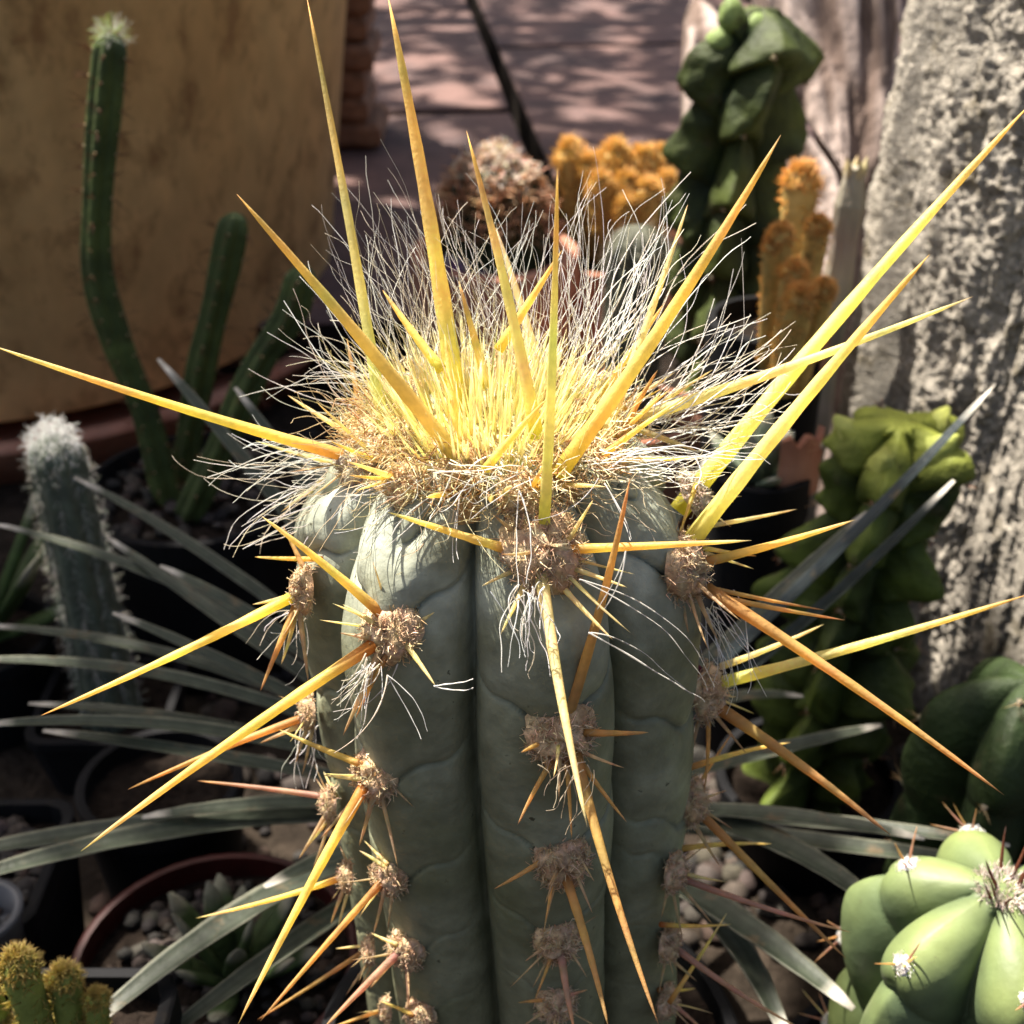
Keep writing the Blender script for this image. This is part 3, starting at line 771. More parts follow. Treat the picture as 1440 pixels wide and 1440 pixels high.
# ---- generic ribbed / lumpy cactus
ARC = {}
def ribbed(mb, base, z0, z1, Rm, nr, ph, gd=0.3, p=2.2, amp=0.003, per=0.03, hd=None, lean=(0, 0), cols=((0.05, 0.09, 0.03), (0.12, 0.18, 0.05)),
           NT=140, NZ=150, twist=0.0, stag=0.0, lip=0.0, rough=0.0006, wav=0.0, tipcol=None, arc=False):
    hd = hd or Rm*1.2; V = []; C = []; F = []; out = []
    zz = np.concatenate([np.linspace(z0, z1-hd, NZ)[:-1], z1-hd+hd*np.sin(np.linspace(0, math.pi/2*0.98, 46))])
    rr_ = [Rm if z1-z > hd else Rm*math.sqrt(max(0, 1-((hd-z1+z)/hd)**2)) for z in zz]
    al_ = np.concatenate([[0], np.cumsum(np.hypot(np.diff(zz), np.diff(rr_)))]); al_ = al_[-1]-al_
    if arc: ARC['s'] = al_[::-1].copy(); ARC['z'] = zz[::-1].copy(); ARC['r'] = np.array(rr_)[::-1].copy()
    for iz, z in enumerate(zz):
        h = z1-z; rp = Rm if h > hd else Rm*math.sqrt(max(0, 1-((hd-h)/hd)**2))
        f = (z-z0)/(z1-z0); ax = base[0]+lean[0]*f+wav*math.sin(f*7); ay = base[1]+lean[1]*f
        rp *= 0.92+0.08*f
        for j in range(NT):
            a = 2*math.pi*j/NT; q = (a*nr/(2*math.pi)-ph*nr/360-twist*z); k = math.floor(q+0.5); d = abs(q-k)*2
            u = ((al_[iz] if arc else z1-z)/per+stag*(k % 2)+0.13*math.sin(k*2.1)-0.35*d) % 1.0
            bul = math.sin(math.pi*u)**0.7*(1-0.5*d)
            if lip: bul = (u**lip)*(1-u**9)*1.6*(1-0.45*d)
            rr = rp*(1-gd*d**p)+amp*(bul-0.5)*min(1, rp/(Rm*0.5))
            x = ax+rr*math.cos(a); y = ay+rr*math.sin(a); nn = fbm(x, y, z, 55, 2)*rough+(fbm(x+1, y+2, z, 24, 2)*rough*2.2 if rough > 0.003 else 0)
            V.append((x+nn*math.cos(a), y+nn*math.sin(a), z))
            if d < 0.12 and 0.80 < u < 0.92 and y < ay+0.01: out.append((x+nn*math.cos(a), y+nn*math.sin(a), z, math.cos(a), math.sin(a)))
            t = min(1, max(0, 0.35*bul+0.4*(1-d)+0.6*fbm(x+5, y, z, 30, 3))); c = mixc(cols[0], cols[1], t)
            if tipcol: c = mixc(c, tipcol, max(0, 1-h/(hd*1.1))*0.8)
            C.append(c)
    n = len(zz)
    for i in range(n-1):
        for j in range(NT):
            k = (j+1) % NT; F.append((i*NT+j, i*NT+k, (i+1)*NT+k, (i+1)*NT+j))
    F.append(tuple((n-1)*NT+j for j in range(NT))); F.append(tuple(reversed(range(NT))))
    mb.add(V, F, C); ARC['out'] = out
def small_areoles(root, size, pal, gap, length):
    done = []
    for (x, y, z, cx, sy) in ARC['out']:
        if any((x-p[0])**2+(y-p[1])**2+(z-p[2])**2 < gap*gap for p in done): continue
        done.append((x, y, z)); p = A(x, y, z); d = A(cx, sy, 0.15); m2 = MB()
        for k in range(10):
            q = unit(d+rvec()*0.9); sweep(m2, [p, p+q*size*0.6, p+unit(q+rvec()*0.5)*size], [size*0.4, size*0.38, size*0.1], C4, jit((0.55, 0.48, 0.36), 0.2))
        for k in range(4):
            q = unit(d+rvec()*0.8); spine_mesh(m2, p, p+q*ru(0.5, 1)*length, size*0.14, pal, sides=C3, n=3)
        build('areole', m2, M_spine, root)

# ---- blue-green cactus at the lower right
ap = at(1404, 1284, 0.365); bx, by, bz = ap
br = thing('ribbed_cactus', 'stout pale blue-green cactus with white woolly areoles and reddish spines at its tip', 'cactus', (bx, by, 0.07))
Rb = 0.039
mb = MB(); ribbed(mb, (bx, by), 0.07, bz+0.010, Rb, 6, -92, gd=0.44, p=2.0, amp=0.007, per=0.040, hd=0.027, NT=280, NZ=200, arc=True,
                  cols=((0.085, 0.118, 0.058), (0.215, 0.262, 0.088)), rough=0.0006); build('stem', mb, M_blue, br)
WHT = ((0.90, 0.89, 0.87), (0.80, 0.76, 0.70))
for k in range(6):
    aa = R_(-92)+2*math.pi*k/6
    for lev in range(4):
        u = (lev+1-0.13*math.sin(k*2.1))*0.040-0.010
        if u < 0.010: continue
        zc_ = float(np.interp(u, ARC['s'], ARC['z'])); rp = float(np.interp(u, ARC['s'], ARC['r']))*0.985+0.0005; h = bz+0.010-zc_
        p = A(bx+rp*math.cos(aa), by+rp*math.sin(aa), zc_)
        nz_ = 0 if h > 0.05 else (0.05-h)/0.05*1.2
        nrm = unit(A(math.cos(aa), math.sin(aa), nz_))
        if lev > 2 and math.sin(aa) > 0.2: continue
        pad = felt(br, p, nrm, 0.0034, WHT)
        for q in range(4):
            d = unit(nrm*0.5+rvec()+A(0, 0, -0.2));
            if np.dot(d, nrm) < 0.15: d = unit(d+nrm)
            mb = MB(); spine_mesh(mb, p+d*0.0015, p+d*ru(0.007, 0.016), ru(0.0003, 0.0005), random.choice([PNK, PAL, PNK, OLD]), sides=C5, n=6); build('spine', mb, M_spine, pad)
fb = MB()
for i in range(420):
    t = ru(0, 6.28); r = 0.007*math.sqrt(rnd()); p = A(bx+r*math.cos(t), by+r*math.sin(t), bz+0.0085); d = unit(A(math.cos(t)*0.6, math.sin(t)*0.6, 1)+rvec()*0.8); L = ru(0.002, 0.005)
    sweep(fb, [p, p+d*L*0.5+rvec()*L*0.2, p+d*L], [0.0002, 0.00018, 0.00006], C3, jit((0.72, 0.62, 0.55), 0.2), capends=False)
cw = stuff(build('crown_wool', fb, M_felt_dark, br))
BRN = dict(base=(0.16, 0.05, 0.03), mid=(0.20, 0.07, 0.04), tip=(0.10, 0.05, 0.04))
for i in range(13):
    t = ru(0, 6.28); p = A(bx, by, bz+0.008)+A(math.cos(t), math.sin(t), 0)*ru(0.001, 0.007); d = unit(A(math.cos(t)*ru(0.1, 0.8), math.sin(t)*ru(0.1, 0.8), 1)); mb = MB()
    spine_mesh(mb, p, p+d*ru(0.010, 0.021), ru(0.0004, 0.0007), BRN, sides=C5, n=6); build('spine', mb, M_spine, br)
pot('flower_pot', 'black nursery pot under the stout pale blue-green cactus', 'pot', (bx, by), 0.055, 0.085, M_black)

# ---- lumpy green cactus in front of the stone
gc = at_y(1205, 900, 0.20); gtop = at_y(1205, 592, 0.20)[2]
gg = thing('lumpy_cactus', 'broad yellow-green lumpy cactus standing in front of the rough stone', 'cactus', (gc[0], 0.20, 0.03))
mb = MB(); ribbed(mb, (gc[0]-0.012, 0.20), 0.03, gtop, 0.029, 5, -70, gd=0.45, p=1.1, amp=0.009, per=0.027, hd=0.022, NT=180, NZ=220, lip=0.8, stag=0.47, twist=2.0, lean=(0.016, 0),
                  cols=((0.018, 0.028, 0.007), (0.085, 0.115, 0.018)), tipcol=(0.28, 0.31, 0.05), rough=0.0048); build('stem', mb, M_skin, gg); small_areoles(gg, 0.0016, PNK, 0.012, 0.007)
mb = MB()
for i in range(5):
    t = i*1.3+0.4; p = A(gc[0]+0.002+0.016*math.cos(t), 0.20+0.016*math.sin(t), gtop-0.014); h_ = ru(0.008, 0.016); pts = [p, p+A(0.002*math.cos(t), 0.002*math.sin(t), h_*0.6), p+A(0.008*math.cos(t), 0.008*math.sin(t), h_)]
    mb = MB(); sweep(mb, pts, [0.0085, 0.0065, 0.0012], C5, jit((0.34, 0.38, 0.09), 0.15)); build('tubercle', mb, M_skin, gg)
pot('flower_pot', 'low black pot under the broad yellow-green lumpy cactus', 'pot', (gc[0]-0.012, 0.20), 0.042, 0.045, M_black)

# ---- dark green ribbed cactus at the right edge
dc = at_y(1395, 1080, 0.10); dtop = at_y(1395, 955, 0.10)[2]
dk = thing('ribbed_cactus', 'dark green plain ribbed cactus close to the foot of the rough stone', 'cactus', (dc[0], 0.10, 0.02))
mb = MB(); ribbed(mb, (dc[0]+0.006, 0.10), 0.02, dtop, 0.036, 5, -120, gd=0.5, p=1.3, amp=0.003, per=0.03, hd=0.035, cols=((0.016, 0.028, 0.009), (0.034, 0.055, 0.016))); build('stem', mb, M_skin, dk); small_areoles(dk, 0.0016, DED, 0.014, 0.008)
pot('flower_pot', 'small black pot under the dark green plain ribbed cactus', 'pot', (dc[0]+0.006, 0.10), 0.04, 0.04, M_black)

# ---- monstrose cactus behind
mc = at_y(1040, 230, 0.44); mtop = at_y(1040, 12, 0.44)[2]
mo = thing('lumpy_cactus', 'dark green monstrose cactus with overlapping lumps in front of grey driftwood', 'cactus', (mc[0], 0.44, 0.10))
mb = MB(); ribbed(mb, (mc[0]-0.004, 0.44), 0.10, mtop, 0.032, 4, -75, gd=0.46, p=1.0, amp=0.011, per=0.038, hd=0.026, NT=180, NZ=240, lip=0.9, stag=0.5, twist=3.0, wav=0.004, lean=(0.006, 0),
                  cols=((0.014, 0.022, 0.007), (0.070, 0.090, 0.020)), rough=0.0034); build('stem', mb, M_skin, mo); small_areoles(mo, 0.0018, BRN, 0.016, 0.006)
for (px, py, l) in [(1032, 12, 0.012), (1062, 24, 0.009), (1010, 40, 0.008), (1085, 50, 0.008)]:
    p = at_y(px, py+26, 0.435); mb = MB(); d = unit(A(ru(-.3, .3), -0.2, 1))
    sweep(mb, [p, p+d*l*0.5, p+d*l, p+d*l*1.25], [0.007, 0.0075, 0.005, 0.0015], C7, (0.20, 0.27, 0.09)); build('tubercle', mb, M_skin, mo)
pot('flower_pot', 'brown clay pot under the dark green monstrose cactus', 'pot', (mc[0]-0.004, 0.44), 0.05, 0.14, M_terra)

# ---- slim bent columnar cacti in front of the planter
def slim(name, label, pts_px, y, wpx, tipwool=False, group=None, ribsn=5, pal=((0.030, 0.045, 0.016), (0.085, 0.115, 0.032))):
    P = [at_y(x, yy, y) for (x, yy) in pts_px]
    Q = []
    for i in range(len(P)-1):
        p0 = P[max(i-1, 0)]; p1 = P[i]; p2 = P[i+1]; p3 = P[min(i+2, len(P)-1)]
        for k in range(10):
            t = k/10; Q.append(0.5*((2*p1)+(-p0+p2)*t+(2*p0-5*p1+4*p2-p3)*t*t+(-p0+3*p1-3*p2+p3)*t**3))
    lastq = Q[-1]
    for k in (0.3, 0.55, 0.75, 0.88, 0.95, 0.985): Q.append(lerp(lastq, P[-1], k))
    Q.append(P[-1]); n = len(Q); r = wpx*0.5*depth_of(P[-1])/FPX
    root = thing(name, label, 'cactus', P[0], group)
    rad = []; 
    cl = np.concatenate([[0], np.cumsum([np.linalg.norm(Q[i+1]-Q[i]) for i in range(n-1)])])
    for i in range(n):
        f = cl[i]/cl[-1]; k = 1+0.07*math.sin(f*16)
        e = (cl[-1]-cl[i])/r
        rad.append(r*k*(math.sqrt(max(0.0009, 1-(1-min(e, 1))**2))))
    sec = []
    m = 60
    for j in range(m):
        a = 2*math.pi*j/m; q = a*ribsn/(2*math.pi)+0.15; d = abs(q-round(q))*2; k = 1-0.30*d**1.4; sec.append((k*math.cos(a), k*math.sin(a)))
    mb = MB(); sweep(mb, Q, rad, sec, [mixc(pal[0], pal[1], 0.35+0.5*fbm(*q, 40, 3)+0.25*(i/n)) for i, q in enumerate(Q)], up=(0, 1, 0))
    st = build('stem', mb, M_skin, root)
    fr = frames(Q, A(0, 1, 0)); c = 0
    for i in range(4, n-9, 3):
        for s in range(ribsn):
            a = 2*math.pi*(s-0.15)/ribsn; d = unit(fr[i][0]*math.cos(a)+fr[i][1]*math.sin(a))
            if d[1] > 0.5: continue
            p = Q[i]+d*rad[i]*0.97; mb = MB()
            for u in range(3):
                dd = unit(d+rvec()*0.6); spine_mesh(mb, p, p+dd*ru(0.005, 0.012), 0.00022, BRN, sides=C3, n=3)
            spine_mesh(mb, p-d*0.0006, p+d*0.0012, 0.0009, DED, sides=C5, n=3)
            build('areole', mb, M_spine, root)
    if tipwool:
        fb = MB()
        for i in range(130):
            d = unit(rvec()+A(-0.2, 0, 0.8)); p = Q[-1]+A(d[0], d[1], -0.4+d[2])*r*0.55; L = ru(0.003, 0.008)
            hair(fb, p, p+d*L, 0.00016, 0.02, jit(random.choice([(0.8, 0.8, 0.7), (0.62, 0.72, 0.30)]), 0.1), n=4)
        stuff(build('tip_wool', fb, M_hair, root))
    return root
slim('slim_cactus', 'tall slim dark green bent cactus with a bright woolly tip before the tan planter',
     [(245, 735), (232, 680), (205, 580), (165, 480), (138, 380), (140, 260), (148, 160), (158, 48)], 0.36, 50, True)
slim('slim_cactus', 'shorter slim dark green leaning cactus with smooth rounded tip before the tan planter',
     [(250, 720), (270, 600), (288, 500), (312, 400), (333, 300)], 0.375, 46)
slim('slim_cactus', 'slim dark leaning cactus half hidden behind the golden spines and white hairs',
     [(265, 725), (320, 610), (365, 510), (410, 440), (428, 375)], 0.34, 48)
cpx = at_z(250, 715, 0.115)
pot('flower_pot', 'round black pot holding the slim bent cacti before the planter', 'pot', (cpx[0], 0.36), 0.062, 0.105, M_black)
pebbles('', [((cpx[0], 0.36, 0.097), 0.052, 150, 0.0025, 0.005)], None)['label'] = 'dark gravel covering the soil round the slim bent cacti'

# ---- white woolly column
wt = at_y(72, 612, 0.26); wb = at_y(148, 960, 0.26)
wc = thing('woolly_cactus', 'small grey-green column cactus capped with bright white wool', 'cactus', (wb[0], 0.26, wb[2]-0.01))
mb = MB(); n = 40; Q = [lerp(wb-A(0, 0, 0.03), wt, i/n) for i in range(n+1)]; r = 0.0125
rad = [r*1.25*(1-0.22*i/n)*math.sqrt(max(0.03, 1-(1-min(1, (n-i)/n*14))**2)) for i in range(n+1)]
sec = []
for j in range(72):
    a = 2*math.pi*j/72; q = a*9/(2*math.pi); d = abs(q-round(q))*2; k = 1-0.16*d**1.5; sec.append((k*math.cos(a), k*math.sin(a)))
sweep(mb, Q, rad, sec, [jit((0.10, 0.118, 0.085), 0.08) for q in Q], up=(0, 1, 0)); build('stem', mb, M_skin, wc)
fb = MB(); axd = unit(wt-wb)
for i in range(900):
    d = unit(rvec()+axd*0.5); h = abs(random.gauss(0, 0.008)); p = wt-axd*(h+0.002)+d*r*0.80; L = ru(0.002, 0.0055)
    q = unit(d*0.35+rvec()*0.9+A(-0.2, 0, -0.5)); hair(fb, p, p+q*L, 0.00016, 0.03, jit((0.86, 0.85, 0.83), 0.06), n=4)
stuff(build('wool_cap', fb, M_hair, wc))
fb = MB()
for i in range(1300):
    f = ru(0.05, 0.95); a = 2*math.pi*round(rnd()*9)/9+ru(-0.05, 0.05); c_ = lerp(wb-A(0, 0, 0.02), wt, f); d = A(math.cos(a), math.sin(a), 0); p = c_+d*r*(1.22-0.22*f)
    q = unit(d*0.6+rvec()*0.8+A(0, 0, -0.5)); hair(fb, p, p+q*ru(0.002, 0.006), 0.0001, 0.02, jit((0.74, 0.72, 0.66), 0.15), n=3)
stuff(build('rib_wool', fb, M_hair, wc))
pot('flower_pot', 'small square black pot under the white wool capped column cactus', 'pot', (wb[0], 0.26), 0.034, max(0.03, wb[2]-0.01), M_black, square=1.0)

# ---- strap-leaved rosette behind the main cactus
rc = A(0.005, 0.125, 0.10)
ro = thing('strap_leaf_plant', 'spreading grey-green rosette of long strap leaves behind the golden-spined cactus', 'succulent', (rc[0], rc[1], 0.09))
def strap(tip_px, td, w_, col=(0.056, 0.066, 0.045), lift=0.03, margin=(0.17, 0.17, 0.125), root=None, base=None, bw=1.35, tipw=0.25, fold=0.30):
    tip = at(*tip_px, td); b = rc if base is None else base
    hd_ = unit((tip-b)*A(1, 1, 0)); s0 = b+hd_*0.014+A(0, 0, -0.005)
    L = np.linalg.norm(tip-s0); n = 26; pts = []; rad = []; sd_ = unit(np.cross(hd_, (0, 0, 1)))*ru(-0.012, 0.012)
    for i in range(n+1):
        t = i/n; pts.append(lerp(s0, tip, t)+A(0, 0, lift*4*t*(1-t))+sd_*4*t*(1-t))
        rad.append(w_*0.35*(bw*(1-t)+1.0*t)*(1 if t < 0.6 else max(tipw*0.35, math.sqrt(max(0, 1-((t-0.6)/0.4)**2*(1-tipw**2))))))
    m = 9; top = []; bot = []
    for j in range(m):
        x = -1+2*j/(m-1); top.append((x, fold*x*x+0.05)); bot.append((x*0.98, fold*x*x-0.06))
    sec = top+bot[::-1]
    fr = frames(pts, A(0, 0, 1)); V = []; F = []; C = []; q = len(sec); vb = ru(0.85, 1.15)
    for i in range(n+1):
        a, b2 = fr[i]
        for j, (x, y) in enumerate(sec):
            xj = x*(1+ru(-0.07, 0.07)) if abs(x) > 0.9 else x
            V.append(pts[i]+a*xj*rad[i]+b2*y*rad[i])
            c = margin if abs(x) > 0.9 else mixc(col, (col[0]*0.6, col[1]*0.65, col[2]*0.6), 0.5+0.5*math.sin(x*9+vb*9))
            if i > n-2: c = (0.45, 0.42, 0.36)
            C.append(tuple(k*vb for k in c))
    for i in range(n):
        for j in range(q):
            k = (j+1) % q; F.append((i*q+j, i*q+k, (i+1)*q+k, (i+1)*q+j))
    F.append(tuple(reversed(range(q)))); F.append(tuple(n*q+j for j in range(q)))
    mb = MB(); mb.add(V, F, C); return build('leaf', mb, M_leaf, root or ro)
for (tp_, td, w_, kw) in [
    ((-60, 930), 0.47, 0.0085, {}), ((60, 1028), 0.45, 0.0085, {}), ((-40, 1022), 0.43, 0.009, {}), ((-80, 1205), 0.42, 0.012, {}),
    ((-90, 1252), 0.40, 0.012, dict(lift=0.010)), ((158, 862), 0.47, 0.008, {}), ((225, 796), 0.50, 0.0085, {}), ((105, 672), 0.56, 0.008, {}),
    ((-20, 735), 0.53, 0.008, {}), ((222, 505), 0.55, 0.009, dict(lift=0.01)), ((330, 545), 0.53, 0.008, {}), ((150, 755), 0.54, 0.008, {}),
    ((110, 1460), 0.37, 0.012, dict(lift=0.018)), ((205, 1480), 0.385, 0.010, dict(lift=0.014)), ((372, 1248), 0.40, 0.010, dict(lift=0.010)), ((200, 1150), 0.44, 0.009, dict(lift=0.010)),
    ((40, 990), 0.50, 0.008, {}), ((-30, 880), 0.55, 0.008, {}),
    ((1400, 540), 0.46, 0.0075, dict(col=(0.024, 0.034, 0.038), lift=0.0, tipw=0.05, margin=(0.045, 0.055, 0.058))),
    ((1342, 676), 0.47, 0.0075, dict(col=(0.03, 0.04, 0.036), lift=0.0, tipw=0.3, margin=(0.06, 0.07, 0.065))),
    ((1220, 720), 0.50, 0.009, dict(lift=0.01)), ((1300, 1180), 0.42, 0.009, dict(lift=0.014)), ((1420, 1190), 0.43, 0.009, dict(lift=0.010)), ((1250, 1290), 0.40, 0.013, dict(lift=0.014)),
    ((1200, 1420), 0.385, 0.013, dict(lift=0.014)), ((1110, 1470), 0.39, 0.012, dict(lift=0.014)), ((1480, 1230), 0.46, 0.010, {}), ((1240, 1020), 0.50, 0.009, {}), ((1130, 980), 0.53, 0.009, {}),
    ((1000, 640), 0.62, 0.009, {}), ((420, 640), 0.60, 0.008, {})]:
    strap(tp_, td, w_, root=ro, **{**dict(lift=0.012), **kw})
mb = MB(); lathe(mb, (rc[0], rc[1], 0), [(0.016, 0.085), (0.02, 0.095), (0.018, 0.105), (0.008, 0.112)], n=16, col=(0.16, 0.17, 0.11)); build('leaf_base', mb, M_leaf, ro)
pot('flower_pot', 'black pot under the strap-leaved rosette', 'pot', (rc[0], rc[1]+0.004), 0.052, 0.098, M_black)

# ---- golden finger cacti
def finger_cluster(name, label, px_list, y, wpx, base_drop, cols, group=None, bcol=(0.52, 0.36, 0.12), slope=0.0005):
    root = None
    for (x, yy, s) in px_list:
        t = at_y(x, yy, y+ru(-0.006, 0.006)-(yy-px_list[0][1])*slope); r = wpx*0.5*s*depth_of(t)/FPX
        if root is None: c0 = np.mean([at_y(a, b, y) for (a, b, _) in px_list], axis=0); root = thing(name, label, 'cactus', (c0[0], y, c0[2]-base_drop), group)
        b = A(t[0]*0.7+c0[0]*0.3, y*0.4+t[1]*0.6, c0[2]-base_drop); L = np.linalg.norm(t-b); TT = [x*(1-r/L) for x in np.linspace(0, 1, 7)]+[1-r/L*(1-math.sin(q)) for q in np.linspace(0.2, math.pi/2, 8)]; n = len(TT)-1; Q = [lerp(b, t, x) for x in TT]
        rad = [r*(0.8+0.2*x)*math.sqrt(max(0.0009, 1-(1-min(1, (1-x)*L/r))**2)) for x in TT]
        mb = MB(); sweep(mb, Q, rad, circ(16), bcol, up=(0, 1, 0)); st = build('stem', mb, M_skin, root)
        fb = MB(); fr = frames(Q, A(0, 1, 0))
        for i in range(420):
            f = rnd()**0.8*n; k = min(int(f), n-1); q = lerp(Q[k], Q[k+1], f-k); a = ru(0, 6.28); d = unit(fr[k][0]*math.cos(a)+fr[k][1]*math.sin(a)+unit(t-b)*(0.1 if f < n*0.7 else ru(0, 1.5)))
            rr = lerp(rad[k], rad[k+1], f-k); p = q+d*rr*0.97
            for u in range(2):
                dd = unit(d*0.8+rvec()*1.0); 
                if np.dot(dd, d) < 0.1: dd = unit(dd+d)
                spine_mesh(fb, p, p+dd*r*ru(0.35, 0.7), r*0.045, dict(base=cols[0], mid=cols[1], tip=cols[2]), sides=C3, n=2)
        stuff(build('spines', fb, M_spine, st))
    return root
GOLD = ((0.86, 0.66, 0.28), (0.86, 0.62, 0.24), (0.76, 0.44, 0.15))
finger_cluster('finger_cactus', 'clump of golden-brown finger cactus stems behind the grey haired cactus',
    [(802, 206, 1.1), (828, 225, 0.9), (866, 208, 1.15), (908, 216, 1.1), (936, 212, 0.9), (882, 250, 1.0), (880, 284, 0.95), (912, 262, 1.0), (845, 250, 0.9), (938, 250, 0.9)], 0.60, 44, 0.06, GOLD)
p1 = at_y(870, 250, 0.60); pot('flower_pot', 'clay pot under the wide golden-brown finger cactus clump', 'pot', (p1[0], 0.60), 0.06, p1[2]-0.045, M_terra)
finger_cluster('finger_cactus', 'upright orange finger cactus clump beside the grey broken stake',
    [(1128, 238, 1.15), (1152, 310, 0.8), (1098, 322, 0.85), (1118, 376, 0.9), (1128, 412, 1.0), (1160, 400, 0.8), (1085, 340, 0.6)], 0.345, 44, 0.05, ((0.86, 0.66, 0.28), (0.86, 0.58, 0.22), (0.78, 0.40, 0.13)))
p2 = at_y(1128, 350, 0.345); pot('flower_pot', 'black pot under the upright orange finger cactus clump', 'pot', (p2[0]-0.012, 0.345), 0.030, p2[2]-0.035, M_black)

# ---- globular cactus with shaggy curved spines, in a clay pot
gl = at_y(695, 285, 0.54); rg = 0.039
go = thing('globe_cactus', 'round globe cactus with shaggy curved brown spines and pale crown in clay pot', 'cactus', (gl[0], 0.54, gl[2]-0.035))
mb = MB(); ribbed(mb, (gl[0], 0.54), gl[2]-0.045, gl[2]+0.030, rg*0.86, 16, 0, gd=0.14, p=1.5, amp=0.002, per=0.012, hd=0.05, NT=128, NZ=20, cols=((0.03, 0.035, 0.015), (0.06, 0.06, 0.025))); build('stem', mb, M_skin, go)
fb = MB()
for i in range(1700):
    a = ru(0, 6.28); f = ru(0.0, 1.5); d = A(math.sin(f)*math.cos(a), math.sin(f)*math.sin(a), math.cos(f)); p = A(gl[0], 0.54, gl[2]-0.018)+d*A(rg*0.84, rg*0.84, 0.046)
    q = unit(d*0.35+rvec()*0.9); L = ru(0.006, 0.015); mid = p+q*L*0.55+d*0.002; e = p+q*L-d*0.001
    cc = jit((0.85, 0.76, 0.66) if f < 0.75 and rnd() < 0.6 else random.choice([(0.66, 0.40, 0.24), (0.78, 0.56, 0.38), (0.48, 0.28, 0.16)]), 0.2)
    sweep(fb, [p, mid, e], [0.0006, 0.0005, 0.00015], C4, cc)
stuff(build('spines', fb, M_spine, go))
pot('flower_pot', 'terracotta pot under the shaggy brown globe cactus', 'pot', (gl[0], 0.54), 0.05, gl[2]-0.030, M_terra, rim=0.006, lip=0.003)
rosette('rosette_succulent', 'small purple-leaved rosette growing at the rim of the globe cactus pot', (gl[0]-0.026, 0.508), gl[2]-0.041, 9, 0.020, 0.010, (0.17, 0.085, 0.19))
# ---- grey haired cylinder cactus
hc = at_y(898, 318, 0.40)
hy = thing('haired_cactus', 'grey cylindrical cactus covered in pale hairs with a bare rounded top', 'cactus', (hc[0], 0.40, 0.12))
mb = MB(); ribbed(mb, (hc[0], 0.40), 0.12, hc[2], 0.0165, 12, 0, gd=0.15, amp=0.0008, per=0.008, hd=0.016, NT=96, NZ=60, cols=((0.07, 0.075, 0.05), (0.12, 0.12, 0.085))); build('stem', mb, M_skin, hy)
fb = MB()
for i in range(1500):
    a = ru(0, 6.28); z = ru(0.125, hc[2]-0.001); h = hc[2]-z; rp = 0.0165 if h > 0.016 else 0.0165*math.sqrt(max(0, 1-((0.016-h)/0.016)**2)); d = A(math.cos(a), math.sin(a), 0.5 if h < 0.016 else 0)
    p = A(hc[0]+rp*math.cos(a), 0.40+rp*math.sin(a), z); q = unit(d*0.8+rvec()*0.8); hair(fb, p, p+q*ru(0.002, 0.006), 0.0001, 0.02, jit((0.42, 0.38, 0.32), 0.2), n=3)
stuff(build('hair', fb, M_hair, hy))
pot('flower_pot', 'clay pot under the grey haired cylindrical cactus', 'pot', (hc[0], 0.40), 0.04, 0.13, M_terra)

# ---- driftwood, stake and stone
def rough_prism(name, label, cat, outline, y0, y1, m, cols, amp, freq, seg=0.006, stretchz=0.4, nd=10, origin=None, tilt=0.0):
    """closed block: outline (x, z) polygon, extruded from y0 to y1 with rounded edges and broken surface"""
    P = [np.array(p, float) for p in outline]; ring = []
    for i in range(len(P)):
        a, b = P[i], P[(i+1) % len(P)]; k = max(1, int(np.linalg.norm(b-a)/seg))
        for j in range(k): ring.append(a+(b-a)*j/k)
    c = np.mean(ring, axis=0); n = len(ring); V = []; F = []; C = []; rows = []
    K = 18
    prof = [(f, y0) for f in np.linspace(0.02, 0.93, K)]+[(0.98, y0+0.004), (1.0, y0+0.011)]+[(1.0, y) for y in np.linspace(y0+0.02, y1, nd)]+[(0.5, y1+0.001), (0.02, y1+0.002)]
    for (f, y) in prof:
        for p in ring:
            x, z = c+(p-c)*f; d = fbm(x+7, y*1.3, z*stretchz, freq, 5)*amp; d2 = fbm(x-3, y, z*stretchz+4, freq*0.4, 3)*amp*1.2
            V.append((x+(p-c)[0]/0.1*d*0.4*f, y-(d+d2)+tilt*max(0, z), max(0.001, z+(p-c)[1]/0.1*d*0.3*f))); C.append(mixc(cols[0], cols[1], min(1, max(0, 0.5+1.6*d/amp))))
    R2 = len(prof)
    for i in range(R2-1):
        for j in range(n):
            k = (j+1) % n; F.append((i*n+j, i*n+k, (i+1)*n+k, (i+1)*n+j))
    F.append(tuple(range(n))); F.append(tuple(reversed([(R2-1)*n+j for j in range(n)])))
    mb = MB(); mb.add(V, F, C)
    o = build(name, mb, m, origin=origin if origin is not None else (c[0], y0, min(p[1] for p in P))); return tag(o, label, cat)
TILT = 0.75
def xz(px, py, y):                       # on a surface leaning back from the ground line y
    d = ray(px, py); t = (y+TILT*CAM[2]-CAM[1])/(d[1]-TILT*d[2]); p = CAM+d*t; return (p[0], p[2])
WOOD = ((0.16, 0.115, 0.095), (0.50, 0.41, 0.37))
y = 0.50
rough_prism('driftwood', 'large grey weathered driftwood log with peeling bark leaning behind the stone', 'driftwood',
    [xz(1050, -140, y), xz(1250, -140, y), xz(1268, 20, y), xz(1245, 170, y), xz(1230, 400, y), (xz(1232, 620, y)[0], 0.004), (xz(1170, 620, y)[0], 0.004), xz(1170, 400, y), xz(1188, 246, y), xz(1130, 160, y), xz(1088, 60, y)][::-1], y, y+0.09, M_bark, WOOD, 0.013, 48, stretchz=0.13, tilt=TILT)
y = 0.46
